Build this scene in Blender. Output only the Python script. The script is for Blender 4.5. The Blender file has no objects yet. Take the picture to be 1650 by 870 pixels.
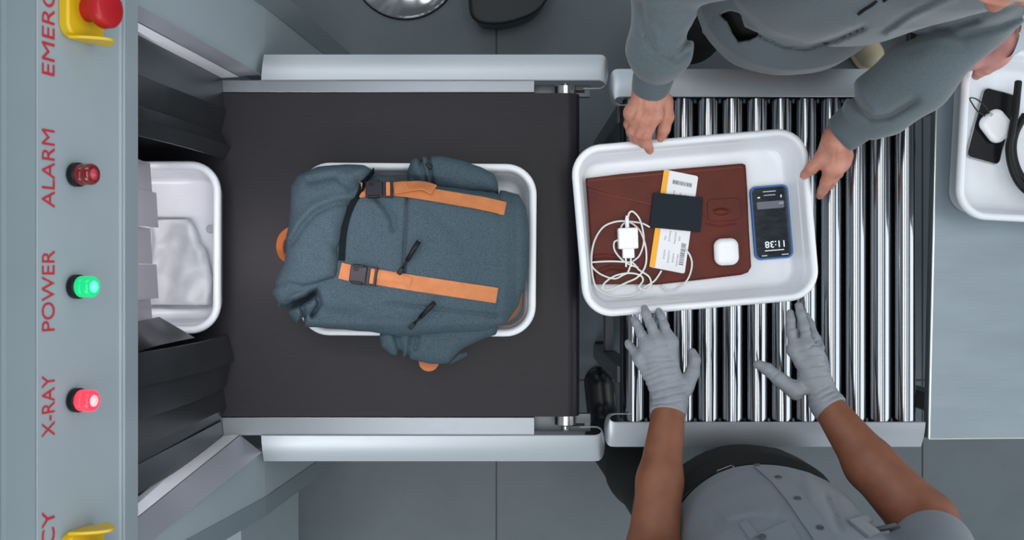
import bpy, bmesh, math, random
import numpy as np
from mathutils import Vector, Matrix
from mathutils.bvhtree import BVHTree
random.seed(5)
C = bpy.context.scene.collection
PI = math.pi
CAMZ, F = 2.90, 1659.0                      # camera height above the floor, focal length in pixels of the 1650 frame
BZ = 0.80                                   # height of belt, roller tops and table top
def P(px, py, z):
    D = CAMZ - z
    return np.array([(px-825)/F*D, (435-py)/F*D, z])
def P2(pts, z): return [P(a, b, z)[:2] for a, b in pts]

# ------------------------------------------------------------------ materials
def lin(r, g, b):
    f = lambda c: c/12.92 if c <= 0.04045 else ((c+0.055)/1.055)**2.4
    return (f(r/255), f(g/255), f(b/255), 1)
def mat(name, rgb, rough=0.5, metal=0.0, var=None, vscale=40, vstretch=(1,1,1), bump=0.0, bscale=200, bstretch=None,
        rvar=0.0, sss=0.0, emit=None, estr=0.0, coat=0.0, trans=0.0, alpha=1.0, sheen=0.0, spec=None):
    m = bpy.data.materials.new(name); m.use_nodes = True
    nt = m.node_tree; N = nt.nodes; L = nt.links
    b = N['Principled BSDF']
    b.inputs['Base Color'].default_value = lin(*rgb)
    b.inputs['Roughness'].default_value = rough
    b.inputs['Metallic'].default_value = metal
    if spec is not None: b.inputs['Specular IOR Level'].default_value = spec
    if coat: b.inputs['Coat Weight'].default_value = coat; b.inputs['Coat Roughness'].default_value = 0.08
    if sss:
        b.inputs['Subsurface Weight'].default_value = sss
        b.inputs['Subsurface Radius'].default_value = (0.012, 0.005, 0.003)
        b.inputs['Subsurface Scale'].default_value = 0.6
    if emit: b.inputs['Emission Color'].default_value = lin(*emit); b.inputs['Emission Strength'].default_value = estr
    if trans: b.inputs['Transmission Weight'].default_value = trans
    if alpha < 1: b.inputs['Alpha'].default_value = alpha
    if sheen: b.inputs['Sheen Weight'].default_value = sheen
    tc = N.new('ShaderNodeTexCoord')
    def noise(scale, stretch, detail=4):
        mp = N.new('ShaderNodeMapping'); mp.inputs['Scale'].default_value = stretch
        L.new(tc.outputs['Object'], mp.inputs['Vector'])
        n = N.new('ShaderNodeTexNoise'); n.inputs['Scale'].default_value = scale; n.inputs['Detail'].default_value = detail
        L.new(mp.outputs['Vector'], n.inputs['Vector']); return n
    if var:
        n = noise(vscale, vstretch)
        r = N.new('ShaderNodeValToRGB')
        r.color_ramp.elements[0].position = 0.32; r.color_ramp.elements[1].position = 0.68
        r.color_ramp.elements[0].color = lin(*rgb); r.color_ramp.elements[1].color = lin(*var)
        L.new(n.outputs['Fac'], r.inputs['Fac']); L.new(r.outputs['Color'], b.inputs['Base Color'])
    if rvar:
        n = noise(vscale, vstretch)
        r = N.new('ShaderNodeMapRange'); r.inputs['To Min'].default_value = max(0.02, rough-rvar); r.inputs['To Max'].default_value = rough+rvar
        L.new(n.outputs['Fac'], r.inputs['Value']); L.new(r.outputs['Result'], b.inputs['Roughness'])
    if bump:
        n = noise(bscale, bstretch or vstretch, 3)
        bp = N.new('ShaderNodeBump'); bp.inputs['Strength'].default_value = bump; bp.inputs['Distance'].default_value = 0.002
        L.new(n.outputs['Fac'], bp.inputs['Height']); L.new(bp.outputs['Normal'], b.inputs['Normal'])
    return m
M = {}
M['paint'] = mat('hood_paint', (148,160,167), 0.42, var=(144,156,163), vscale=6)
M['paint_dark'] = mat('trim_paint', (112,124,130), 0.4)
M['steel'] = mat('brushed_steel', (188,193,198), 0.40, 1.0, rvar=0.05, vscale=30, vstretch=(1,14,14), bump=0.02, bscale=60, bstretch=(1,30,30))
M['top_grey'] = mat('hood_top_grey', (112,126,133), 0.45, var=(108,122,129), vscale=5)  # darker grey than the hood panel
M['post_grey'] = mat('post_grey', (150,153,162), 0.32, 0.25)
M['rail'] = mat('rail_steel', (186,192,198), 0.42, 0.72, rvar=0.04, vscale=30, vstretch=(1,14,14), bump=0.02, bscale=60, bstretch=(1,30,30))
M['polished'] = mat('polished_base', (205,210,214), 0.12, 0.72)
M['plate'] = mat('plate_steel', (138,143,149), 0.36, 1.0, rvar=0.05, vscale=30, vstretch=(1,14,14))
M['jamb'] = mat('pale_jamb', (226,227,234), 0.4, 0.05)
M['steel_dark'] = mat('dark_steel_plate', (96,100,104), 0.35, 0.8)
M['chrome'] = mat('chrome_roller', (146,150,155), 0.13, 1.0, rvar=0.04, vscale=20, vstretch=(6,1,6))
M['shaft'] = mat('roller_shaft', (200,200,200), 0.22, 1.0)
M['table'] = mat('steel_table', (132,145,154), 0.36, 0.45, var=(139,152,160), vscale=7, vstretch=(1,4,1), rvar=0.05)
M['table_edge'] = mat('table_edge', (205,212,205), 0.3, 0.6)
M['belt'] = mat('belt_rubber', (32,31,36), 0.38, spec=0.22, var=(36,35,40), vscale=25, vstretch=(1,6,1), bump=0.08, bscale=900, rvar=0.04)
M['rubber'] = mat('curtain_rubber', (34,37,39), 0.33, var=(40,42,45), vscale=14, bump=0.1, bscale=20)
M['strip_lit'] = mat('lit_strip_grey', (150,148,158), 0.4)  # dark curtain strips made pale, the light on them put into the colour
M['black'] = mat('black_plastic', (18,20,22), 0.45, spec=0.25)
M['black_metal'] = mat('black_metal', (38,42,44), 0.4, 0.3)
M['tray'] = mat('white_tray_plastic', (232,236,241), 0.27, var=(228,233,239), vscale=20, coat=0.15)
M['yellow'] = mat('yellow_guard', (208,174,20), 0.4)
M['red'] = mat('red_cap', (168,18,26), 0.38)
M['letter'] = mat('red_lettering', (176,28,44), 0.6)
M['lamp_off'] = mat('dark_red_lens', (110,12,20), 0.12, coat=0.5)
M['lamp_core'] = mat('lamp_core', (170,60,70), 0.3)
M['lamp_green'] = mat('green_lens', (0,150,90), 0.25, emit=(10,215,130), estr=0.75)
M['lamp_greenc'] = mat('green_lens_centre', (60,220,160), 0.25, emit=(120,255,205), estr=0.9)
M['lamp_red'] = mat('red_lens', (230,40,60), 0.25, emit=(255,70,90), estr=0.8)
M['lamp_redc'] = mat('red_lens_centre', (250,150,160), 0.25, emit=(255,175,180), estr=0.9)
M['denim'] = mat('blue_grey_canvas', (38,54,63), 0.85, var=(82,99,108), vscale=560, vstretch=(1,2.2,1), bump=0.12, bscale=1100, spec=0.2)
M['zip'] = mat('zipper_tape', (36,52,62), 0.7)
M['orange'] = mat('tan_webbing', (190,118,68), 0.62, var=(180,108,60), vscale=60, bump=0.1, bscale=900)
M['tan'] = mat('tan_leather', (178,100,50), 0.5)
M['webbing'] = mat('dark_webbing', (14,24,27), 0.75, spec=0.1, bump=0.2, bscale=900)
M['buckle'] = mat('buckle_plastic', (34,34,41), 0.4, spec=0.3)
M['leather'] = mat('brown_leather', (78,28,20), 0.4, var=(96,38,27), vscale=16, bump=0.14, bscale=240, rvar=0.08, spec=0.2)
M['stitch'] = mat('leather_stitch', (132,74,56), 0.6)
M['paper'] = mat('ticket_paper', (228,230,234), 0.6)
M['ticket_orange'] = mat('ticket_orange', (240,172,48), 0.6)
M['ink'] = mat('ticket_ink', (84,86,96), 0.7)
M['ink_pale'] = mat('ticket_pale_ink', (158,160,170), 0.7)
M['passport'] = mat('passport_cover', (27,35,44), 0.6, bump=0.1, bscale=600, spec=0.15)
M['white'] = mat('white_gloss', (232,234,236), 0.25, coat=0.3)
M['cable'] = mat('white_cable', (222,224,220), 0.4)
M['case_blue'] = mat('blue_case', (58,104,168), 0.5)
M['screen'] = mat('phone_screen', (14,18,24), 0.12, var=(34,44,54), vscale=45, vstretch=(1,3.5,1), emit=(10,14,18), estr=0.3)
M['screen_card'] = mat('screen_card', (92,92,106), 0.2, emit=(92,92,106), estr=0.25)
M['screen_text'] = mat('screen_text', (210,220,228), 0.2, emit=(210,220,228), estr=0.45)
M['phone_black'] = mat('phone_glass', (16,18,22), 0.3, spec=0.25)
M['silver'] = mat('silver_edge', (170,172,172), 0.25, 1.0)
M['bag'] = mat('frosted_bag', (186,192,197), 0.35, var=(206,211,215), vscale=18, bump=0.3, bscale=40)
M['clear'] = mat('clear_plastic', (225,228,235), 0.12, trans=0.35)
M['hoodie'] = mat('grey_fleece', (77,89,95), 0.9, var=(85,97,103), vscale=260, bump=0.12, bscale=500, sheen=0.25)
M['rib'] = mat('ribbed_cuff', (76,87,94), 0.9, bump=0.25, bscale=240, bstretch=(6,1,1), sheen=0.2)
M['cream'] = mat('cream_cotton', (205,198,182), 0.85)
M['trouser'] = mat('black_trousers', (15,19,20), 0.9)
M['trouser_navy'] = mat('dark_navy_trousers', (26,32,38), 0.85)
M['shoe'] = mat('black_shoe', (20,22,24), 0.35)
M['sneaker'] = mat('cream_sneaker', (196,186,158), 0.7)
M['skin'] = mat('fair_skin', (190,137,117), 0.5, var=(176,113,95), vscale=38, sss=0.12, bump=0.14, bscale=330)
M['skin_pink'] = mat('pink_skin', (200,150,142), 0.5, var=(184,122,116), vscale=38, sss=0.12, bump=0.12, bscale=300)
M['skin_dark'] = mat('brown_skin', (128,80,57), 0.5, var=(116,70,48), vscale=30, sss=0.08, bump=0.12, bscale=420)
M['nail'] = mat('finger_nail', (216,172,160), 0.3)
M['hair_sandy'] = mat('sandy_hair', (192,180,158), 0.6, bump=0.5, bscale=120)
M['hair'] = mat('brown_hair', (58,42,32), 0.6, bump=0.5, bscale=120)
M['hair_black'] = mat('black_hair', (22,18,16), 0.6, bump=0.5, bscale=150)
M['glove'] = mat('grey_nitrile', (132,138,145), 0.55, bump=0.8, bscale=26, bstretch=(1.2,6.5,4), var=(126,132,139), vscale=30)
M['shirt'] = mat('grey_uniform_shirt', (101,109,118), 0.85, bump=0.1, bscale=700, sheen=0.15)
M['button'] = mat('shirt_button', (62,66,74), 0.35)
M['light_cloth'] = mat('pale_grey_cloth', (176,184,192), 0.85)
M['eye'] = mat('eye_white', (225,225,225), 0.2)
# floor: large grey tiles
def floor_mat():
    m = mat('grey_floor', (96,107,113), 0.42, bump=0.06, bscale=30)
    nt = m.node_tree; N = nt.nodes; L = nt.links; b = N['Principled BSDF']
    tc = N.new('ShaderNodeTexCoord'); mp = N.new('ShaderNodeMapping'); mp.inputs['Location'].default_value = (0.044+1.2, 0.31+1.2, 0)
    L.new(tc.outputs['Object'], mp.inputs['Vector'])
    br = N.new('ShaderNodeTexBrick'); br.offset = 0; br.inputs['Scale'].default_value = 1
    br.inputs['Brick Width'].default_value = 1.2; br.inputs['Row Height'].default_value = 1.2; br.inputs['Mortar Size'].default_value = 0.0025
    br.inputs['Mortar'].default_value = lin(70,80,86); br.inputs['Color1'].default_value = (1,1,1,1); br.inputs['Color2'].default_value = (1,1,1,1)
    L.new(mp.outputs['Vector'], br.inputs['Vector'])
    n = N.new('ShaderNodeTexNoise'); n.inputs['Scale'].default_value = 3.2; n.inputs['Detail'].default_value = 8; n.inputs['Roughness'].default_value = 0.65
    L.new(tc.outputs['Object'], n.inputs['Vector'])
    r = N.new('ShaderNodeValToRGB'); r.color_ramp.elements[0].position = 0.3; r.color_ramp.elements[1].position = 0.7
    r.color_ramp.elements[0].color = lin(80,91,97); r.color_ramp.elements[1].color = lin(93,104,110)
    L.new(n.outputs['Fac'], r.inputs['Fac'])
    mx = N.new('ShaderNodeMix'); mx.data_type = 'RGBA'; mx.blend_type = 'MULTIPLY'; mx.inputs['Factor'].default_value = 1
    L.new(r.outputs['Color'], mx.inputs['A']); L.new(br.outputs['Color'], mx.inputs['B'])
    L.new(mx.outputs['Result'], b.inputs['Base Color'])
    return m
M['floor'] = floor_mat()

# ------------------------------------------------------------------ object helpers
GEO = {}
def mesh(name, v, f, m, smooth=True):
    me = bpy.data.meshes.new(name)
    v = np.asarray(v, dtype=np.float32)
    if isinstance(f, np.ndarray):
        n = len(f); k = f.shape[1]
        me.vertices.add(len(v)); me.vertices.foreach_set('co', v.ravel())
        me.loops.add(n*k); me.loops.foreach_set('vertex_index', f.astype(np.int32).ravel())
        me.polygons.add(n); me.polygons.foreach_set('loop_start', np.arange(0, n*k, k, dtype=np.int32))
        me.update(calc_edges=True); me.validate()
    else:
        me.from_pydata([tuple(map(float, p)) for p in v], [], [tuple(map(int, q)) for q in f]); me.update()
    me.materials.append(m)
    if smooth: me.polygons.foreach_set('use_smooth', [True]*len(me.polygons))
    return me
def root_loc(o):
    p = np.zeros(3)
    while o is not None:
        p += np.array(o.location); o = o.parent
    return p
def part(name, vf, m, parent=None, smooth=False, label=None, sharp=None):
    """a mesh given in world coordinates, linked as one object (child of parent)"""
    v, f = vf; v = np.asarray(v, dtype=float)
    base = root_loc(parent) if parent else np.zeros(3)
    me = mesh(name, v-base, f, m, smooth)
    if sharp and smooth:
        me.set_sharp_from_angle(angle=sharp)
    o = bpy.data.objects.new(name, me); C.objects.link(o); o.parent = parent
    if label: o['label'] = label
    GEO[o.name] = (v, f)
    return o
def tag(o, label, cat, group=None, kind=None):
    o['label'] = label; o['category'] = cat
    if group: o['group'] = group
    if kind: o['kind'] = kind
    return o
def thing(name, label, cat, loc=(0,0,0), rz=0, group=None):
    o = bpy.data.objects.new(name, None); C.objects.link(o); o.empty_display_size = 0.05
    o.location = loc; o.rotation_euler = (0,0,rz)
    return tag(o, label, cat, group)
def solo(name, vf, m, label, cat, smooth=False, sharp=None, kind=None, group=None):
    v, f = vf; v = np.asarray(v, float)
    c = np.array([(v[:,0].min()+v[:,0].max())/2, (v[:,1].min()+v[:,1].max())/2, v[:,2].min()])
    me = mesh(name, v-c, f, m, smooth)
    if sharp and smooth: me.set_sharp_from_angle(angle=sharp)
    o = bpy.data.objects.new(name, me); C.objects.link(o); o.location = c
    if kind == 'structure': o['kind'] = kind; return o
    return tag(o, label, cat, group, kind)
def merge(*vfs):
    V = []; Fs = []; n = 0
    for v, f in vfs:
        V.append(np.asarray(v, float)); Fs += [tuple(int(i)+n for i in q) for q in f]; n += len(v)
    return np.vstack(V), Fs
def bmout(bm):
    bm.normal_update(); bm.verts.index_update()
    v = np.array([p.co[:] for p in bm.verts]); f = [tuple(q.index for q in fc.verts) for fc in bm.faces]
    bm.free(); return v, f
def xf(vf, mtx):
    v, f = vf; v = np.asarray(v, float); m = np.array(mtx)
    return v @ m[:3,:3].T + m[:3,3], f
def box(x0, x1, y0, y1, z0, z1, bev=0.0, seg=2):
    bm = bmesh.new(); bmesh.ops.create_cube(bm, size=1)
    for p in bm.verts: p.co = Vector(((x0+x1)/2+p.co.x*(x1-x0), (y0+y1)/2+p.co.y*(y1-y0), (z0+z1)/2+p.co.z*(z1-z0)))
    if bev: bmesh.ops.bevel(bm, geom=list(bm.edges), offset=bev, segments=seg, affect='EDGES', profile=0.5)
    return bmout(bm)
def frame(origin, xd, yd, zd):
    m = np.eye(4); m[:3,0] = xd; m[:3,1] = yd; m[:3,2] = zd; m[:3,3] = origin; return m
def loft(rings, closed=True, cap0=True, cap1=True):
    n = len(rings[0]); V = np.vstack([np.asarray(r, float) for r in rings]); Fs = []
    for k in range(len(rings)-1):
        for i in range(n if closed else n-1):
            j = (i+1) % n; Fs.append((k*n+i, k*n+j, (k+1)*n+j, (k+1)*n+i))
    if cap0: Fs.append(tuple(range(n-1, -1, -1)))
    if cap1: Fs.append(tuple((len(rings)-1)*n+i for i in range(n)))
    return V, Fs
def rrect(w, h, r, n=8):
    out = []
    for cx, cy, a0 in ((w/2-r,h/2-r,0),(-w/2+r,h/2-r,PI/2),(-w/2+r,-h/2+r,PI),(w/2-r,-h/2+r,1.5*PI)):
        for i in range(n+1):
            a = a0+PI/2*i/n; out.append((cx+r*math.cos(a), cy+r*math.sin(a)))
    return out
def ring3(pts, z): return [(p[0], p[1], z) for p in pts]
def slab(pts, z0, z1, bev=0.0):
    """a flat plate with outline pts (world xy, counter-clockwise) and eased upper edge"""
    pts = np.array(pts)
    if np.sum(pts[:,0]*np.roll(pts[:,1],-1)-pts[:,1]*np.roll(pts[:,0],-1)) < 0: pts = pts[::-1]
    c = pts.mean(0)
    def ins(d):
        if d == 0: return pts
        e = np.roll(pts,-1,0)-pts; e /= np.linalg.norm(e, axis=1)[:,None]+1e-9
        nrm = np.stack([-e[:,1], e[:,0]], 1); nn = nrm+np.roll(nrm,1,0); nn /= np.linalg.norm(nn,axis=1)[:,None]+1e-9
        return pts+nn*d
    if bev: rings = [ring3(ins(bev),z0), ring3(pts,z0+bev), ring3(pts,z1-bev), ring3(ins(bev*0.35),z1-bev*0.35), ring3(ins(bev),z1)]
    else: rings = [ring3(pts,z0), ring3(pts,z1)]
    return loft(rings)
def roundpoly(pts, r, n=5):
    pts = [np.array(p, float) for p in pts]; out = []
    for i, p in enumerate(pts):
        a = pts[i-1]-p; b = pts[(i+1) % len(pts)]-p
        la, lb = np.linalg.norm(a), np.linalg.norm(b); rr = min(r, la/2.1, lb/2.1)
        s, e = p+a/la*rr, p+b/lb*rr
        for k in range(n+1):
            t = k/n; out.append((1-t)**2*s+2*t*(1-t)*p+t*t*e)
    return out
def spline(pts, per=6, closed=False):
    pts = [np.array(p, float) for p in pts]; out = []; n = len(pts)
    for i in range(n if closed else n-1):
        if closed: p0,p1,p2,p3 = pts[i-1],pts[i],pts[(i+1)%n],pts[(i+2)%n]
        else: p0,p1,p2,p3 = pts[max(i-1,0)],pts[i],pts[i+1],pts[min(i+2,n-1)]
        for k in range(per):
            t = k/per
            out.append(0.5*((2*p1)+(-p0+p2)*t+(2*p0-5*p1+4*p2-p3)*t*t+(-p0+3*p1-3*p2+p3)*t**3))
    if not closed: out.append(pts[-1])
    return out
def tube(path, r, n=10, closed=False):
    path = [np.array(p, float) for p in path]; m = len(path)
    rs = r if hasattr(r, '__len__') else [r]*m
    up = None; rings = []
    for i, p in enumerate(path):
        if closed: t = path[(i+1) % m]-path[i-1]
        else: t = path[min(i+1,m-1)]-path[max(i-1,0)]
        t = t/(np.linalg.norm(t)+1e-12)
        if up is None:
            a = np.array([0,0,1.0]) if abs(t[2]) < 0.9 else np.array([1.0,0,0])
            up = np.cross(t, np.cross(a, t))
        up = up-t*np.dot(up,t); up /= np.linalg.norm(up)+1e-12
        s = np.cross(t, up)
        rings.append([p+rs[i]*(math.cos(2*PI*k/n)*s+math.sin(2*PI*k/n)*up) for k in range(n)])
    if closed:
        rings.append(rings[0]); return loft(rings, cap0=False, cap1=False)
    return loft(rings)
def ribbon(path, nrm, width, th):
    """strap of rectangular section; path = centre line on the surface, nrm = outward normals"""
    rings = []; m = len(path)
    ws = width if hasattr(width,'__len__') else [width]*m
    for i in range(m):
        t = np.array(path[min(i+1,m-1)])-np.array(path[max(i-1,0)]); t = t/(np.linalg.norm(t)+1e-12)
        n = np.array(nrm[i], float); s = np.cross(n, t); s /= np.linalg.norm(s)+1e-12
        n = np.cross(t, s); w = ws[i]/2; p = np.array(path[i], float)
        rings.append([p-s*w, p+s*w, p+s*w+n*th, p-s*w+n*th])
    return loft(rings)
def lathe(prof, n=32, c=(0,0,0), axis=None):
    rings = [[(r*math.cos(2*PI*k/n), r*math.sin(2*PI*k/n), z) for k in range(n)] for r, z in prof]
    v, f = loft(rings)
    if axis is not None:
        zd = np.array(axis, float); zd /= np.linalg.norm(zd)
        a = np.array([1.0,0,0]) if abs(zd[0]) < 0.9 else np.array([0,1.0,0])
        xd = np.cross(a, zd); xd /= np.linalg.norm(xd); yd = np.cross(zd, xd)
        return xf((v,f), frame(c, xd, yd, zd))
    return v+np.array(c), f
def text_mesh(txt, size=1.0, bold=0.0):
    cu = bpy.data.curves.new('t', 'FONT'); cu.body = txt; cu.size = size; cu.offset = bold; cu.extrude = 0.0
    o = bpy.data.objects.new('t', cu); C.objects.link(o)
    bpy.context.view_layer.update()
    me = bpy.data.meshes.new_from_object(o.evaluated_get(bpy.context.evaluated_depsgraph_get()))
    v = np.array([p.co[:] for p in me.vertices]); f = [tuple(p.vertices) for p in me.polygons]
    bpy.data.objects.remove(o); bpy.data.meshes.remove(me); bpy.data.curves.remove(cu)
    return v, f
def fit(vf, x0, x1, y0, y1, lift=0.0):
    v, f = vf; v = v.copy(); mn, mx = v.min(0), v.max(0)
    v[:,0] = x0+(v[:,0]-mn[0])/(mx[0]-mn[0])*(x1-x0); v[:,1] = y0+(v[:,1]-mn[1])/(mx[1]-mn[1])*(y1-y0); v[:,2] = lift
    return v, f

# ------------------------------------------------------------------ implicit surfaces
def surface_nets(Fd, o, h):
    n = np.array(Fd.shape)-1
    cnt = np.zeros(n, np.float32); acc = np.zeros((3,)+tuple(n), np.float32)
    for ax in range(3):
        o1, o2 = [a for a in range(3) if a != ax]
        for i in (0,1):
            for j in (0,1):
                off = [0,0,0]; off[o1] = i; off[o2] = j
                sl = tuple(slice(off[a], off[a]+n[a]) for a in range(3))
                off2 = list(off); off2[ax] = 1
                sl2 = tuple(slice(off2[a], off2[a]+n[a]) for a in range(3))
                a, b = Fd[sl], Fd[sl2]; m = (a < 0) != (b < 0)
                if not m.any(): continue
                t = np.where(m, a/np.where(m, a-b, 1), 0)
                cnt += m; acc[ax] += t
                if i: acc[o1] += m
                if j: acc[o2] += m
    idx = np.full(n, -1, np.int64); w = np.argwhere(cnt > 0); idx[tuple(w.T)] = np.arange(len(w))
    c = cnt[tuple(w.T)]
    V = np.stack([w[:,a]+acc[a][tuple(w.T)]/c for a in range(3)], 1)*h+np.array(o)
    Q = []
    for ax in range(3):
        o1, o2 = (ax+1) % 3, (ax+2) % 3
        s = [slice(None)]*3; s2 = [slice(None)]*3
        s[ax] = slice(0, n[ax]); s2[ax] = slice(1, n[ax]+1)
        a, b = Fd[tuple(s)] < 0, Fd[tuple(s2)] < 0
        e = np.argwhere(a != b); e = e[(e[:,o1] > 0) & (e[:,o2] > 0) & (e[:,o1] < n[o1]) & (e[:,o2] < n[o2])]
        if not len(e): continue
        ins = a[tuple(e.T)]
        def cell(d1, d2):
            g = e.copy(); g[:,o1] -= d1; g[:,o2] -= d2; return idx[tuple(g.T)]
        q = np.stack([cell(1,1), cell(0,1), cell(0,0), cell(1,0)], 1)
        q[~ins] = q[~ins][:, ::-1]; Q.append(q)
    return V, np.vstack(Q)
def sdf(bounds, h, fn):
    (x0,y0,z0),(x1,y1,z1) = bounds
    X = np.arange(x0, x1+h, h, dtype=np.float32)[:,None,None]; Y = np.arange(y0, y1+h, h, dtype=np.float32)[None,:,None]; Z = np.arange(z0, z1+h, h, dtype=np.float32)[None,None,:]
    return surface_nets(np.ascontiguousarray(np.broadcast_to(fn(X,Y,Z), (X.shape[0],Y.shape[1],Z.shape[2])).astype(np.float32)), (x0,y0,z0), h)
def smin(a, b, k):
    if k <= 0: return np.minimum(a, b)
    h = np.clip(k-np.abs(a-b), 0, None)/k; return np.minimum(a, b)-h*h*k*0.25
def smax(a, b, k): return -smin(-a, -b, k)
def cap(X, Y, Z, a, b, ra, rb):
    ax, ay, az = [float(t) for t in a]; bx, by, bz = [float(t) for t in np.array(b)-np.array(a)]
    L = bx*bx+by*by+bz*bz+1e-12
    px, py, pz = X-ax, Y-ay, Z-az
    t = np.clip((px*bx+py*by+pz*bz)/L, 0, 1)
    return np.sqrt((px-bx*t)**2+(py-by*t)**2+(pz-bz*t)**2)-(ra+(rb-ra)*t)
def chain(X, Y, Z, pts, rs, k=0.004):
    d = None
    for i in range(len(pts)-1):
        c = cap(X, Y, Z, pts[i], pts[i+1], rs[i], rs[i+1]); d = c if d is None else smin(d, c, k)
    return d
def ell(X, Y, Z, c, r):
    q = np.sqrt(((X-c[0])/r[0])**2+((Y-c[1])/r[1])**2+((Z-c[2])/r[2])**2); return (q-1)*min(r)
def rings_sdf(X, Y, Z, rings, p=2.0):
    r = np.array(rings, float); z = Z
    cx, cy, rx, ry = [np.interp(z, r[:,0], r[:,i]) for i in (1,2,3,4)]
    q = (np.abs((X-cx)/rx)**p+np.abs((Y-cy)/ry)**p)**(1/p)
    d = (q-1)*np.minimum(rx, ry)
    return smax(d, np.maximum(r[0,0]-z, z-r[-1,0]), 0.02)
def poly2(X, Y, poly):
    """signed distance to a polygon (negative inside)"""
    p = np.array(poly, float); d = None; s = 1.0
    for i in range(len(p)):
        a = p[i]; b = p[i-1]; e = b-a
        wx, wy = X-a[0], Y-a[1]
        t = np.clip((wx*e[0]+wy*e[1])/(e@e+1e-12), 0, 1)
        dd = (wx-e[0]*t)**2+(wy-e[1]*t)**2
        d = dd if d is None else np.minimum(d, dd)
        c1, c2, c3 = Y >= a[1], Y < b[1], (e[0]*wy) > (e[1]*wx)
        s = s*np.where((c1 & c2 & c3) | (~c1 & ~c2 & ~c3), -1.0, 1.0)
    return s*np.sqrt(d)
def line2(X, Y, pts):
    d = None
    for i in range(len(pts)-1):
        a = np.array(pts[i], float); e = np.array(pts[i+1], float)-a
        wx, wy = X-a[0], Y-a[1]; t = np.clip((wx*e[0]+wy*e[1])/(e@e+1e-12), 0, 1)
        dd = (wx-e[0]*t)**2+(wy-e[1]*t)**2; d = dd if d is None else np.minimum(d, dd)
    return np.sqrt(d)
def UV(X, Y, Z): s = F/(CAMZ-Z); return 825+X*s, 435-Y*s
def groove(U, V, pts, amp, w): return amp*np.exp(-(line2(U, V, pts)/w)**2)
def wob(X, Y, Z, k, seed, n=6):
    r = np.random.RandomState(seed); out = 0
    for i in range(n):
        d = r.normal(size=3); d /= np.linalg.norm(d); kk = k*(0.6+r.rand()*0.9)
        out = out+np.sin(kk*(X*d[0]+Y*d[1]+Z*d[2])+r.rand()*6.28)/n
    return out*1.6
def extr(d2, Z, z0, z1, r):
    zc, hz = (z0+z1)/2, (z1-z0)/2
    r = np.minimum(r, hz*0.98); qx, qy = d2+r, np.abs(Z-zc)-hz+r
    return np.minimum(np.maximum(qx, qy), 0)+np.sqrt(np.maximum(qx,0)**2+np.maximum(qy,0)**2)-r
def tree(*objs):
    V = []; Q = []; n = 0
    for o in objs:
        v, f = GEO[o.name]; V += [Vector(p) for p in v]; Q += [tuple(int(i)+n for i in q) for q in f]; n += len(v)
    return BVHTree.FromPolygons(V, Q)
def hit(tr, px, py, lift=0.0):
    o = Vector((0,0,CAMZ)); d = (Vector(P(px,py,0.8))-o).normalized()
    p, n, i, dd = tr.ray_cast(o, d)
    if p is None: p, n, i, dd = tr.find_nearest(Vector(P(px,py,0.92)))
    if n.dot(d) > 0: n = -n
    return np.array(p+n*lift), np.array(n)
def strap_on(tr, pts, width_px, th, per=6, lift=0.0005):
    pp = spline([np.array(p, float) for p in pts], per)
    h = [hit(tr, p[0], p[1], lift) for p in pp]
    path = [a for a, b in h]; nr = np.array([b for a, b in h])
    for _ in range(3): nr[1:-1] = (nr[:-2]+nr[1:-1]*2+nr[2:])/4
    path = np.array(path)
    for _ in range(3): path[1:-1,2] = np.maximum(path[1:-1,2], (path[:-2,2]+path[2:,2])/2)
    return ribbon(path, nr, width_px/F*(CAMZ-path[:,2].mean()), th)

# ================================================================== SETTING
solo('floor', box(-4, 4, -4, 4, -0.05, 0), M['floor'], '', '', kind='structure')

# ================================================================== X-RAY MACHINE
xr = thing('x_ray_machine', 'pale grey X-ray scanner with red lettering, lamps and rubber curtain over the belt', 'X-ray machine', (-1.2, 0.03, 0))
al = math.radians(73); SL = np.array([-math.cos(al), 0, math.sin(al)]); NR = np.array([math.sin(al), 0, math.cos(al)])
HX, HZ = -0.600, 1.26
def on_panel(s, y, n=0.0): return np.array([HX, y, HZ+0.06])+SL*s+NR*n
PT = on_panel(0.175, 0)
prof = [(HX,HZ),(HX,HZ+0.058),(HX-0.003,HZ+0.06),(PT[0],PT[2]),(PT[0]-0.002,PT[2]+0.002),(-0.69,PT[2]+0.006),(-0.70,PT[2]+0.012),(-2.3,PT[2]+0.014),(-2.3,HZ)]
part('hood', loft([[(x,-0.62,z) for x,z in prof],[(x,0.68,z) for x,z in prof]]), M['paint'], xr)
part('hood_top', box(-2.29,-.695,-.6195,.6795,PT[2]+.010,PT[2]+.0155,.001), M['top_grey'], xr)  # thin darker grey layer over the top of the hood
part('hood_top', loft([[(-.652,y,PT[2]+.0015),(-.652,y,PT[2]+.004),(-.69,y,PT[2]+.008),(-.696,y,PT[2]+.0135),(-.700,y,PT[2]+.0135),(-.700,y,PT[2])] for y in (-.6195,.6795)]), M['top_grey'], xr)
part('lip', box(HX-0.001, HX+0.004, -0.619, 0.679, HZ-0.002, HZ+0.055, 0.0015), M['paint'], xr)
for t, y0, y1 in (('EMERGENCY',0.271,0.497),('ALARM',0.087,0.1955),('POWER',-0.085,0.0275),('X-RAY',-0.232,-0.146),('EMERGENCY',-0.556,-0.334)):
    vf = fit(text_mesh(t, 1, 0.0), y0, y1, 0.1425, 0.1670)
    v = np.array([on_panel(p[1], p[0], 0.0008) for p in vf[0]])
    part('lettering', (v, vf[1]), M['letter'], xr, label='red lettering reading '+t)
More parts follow.
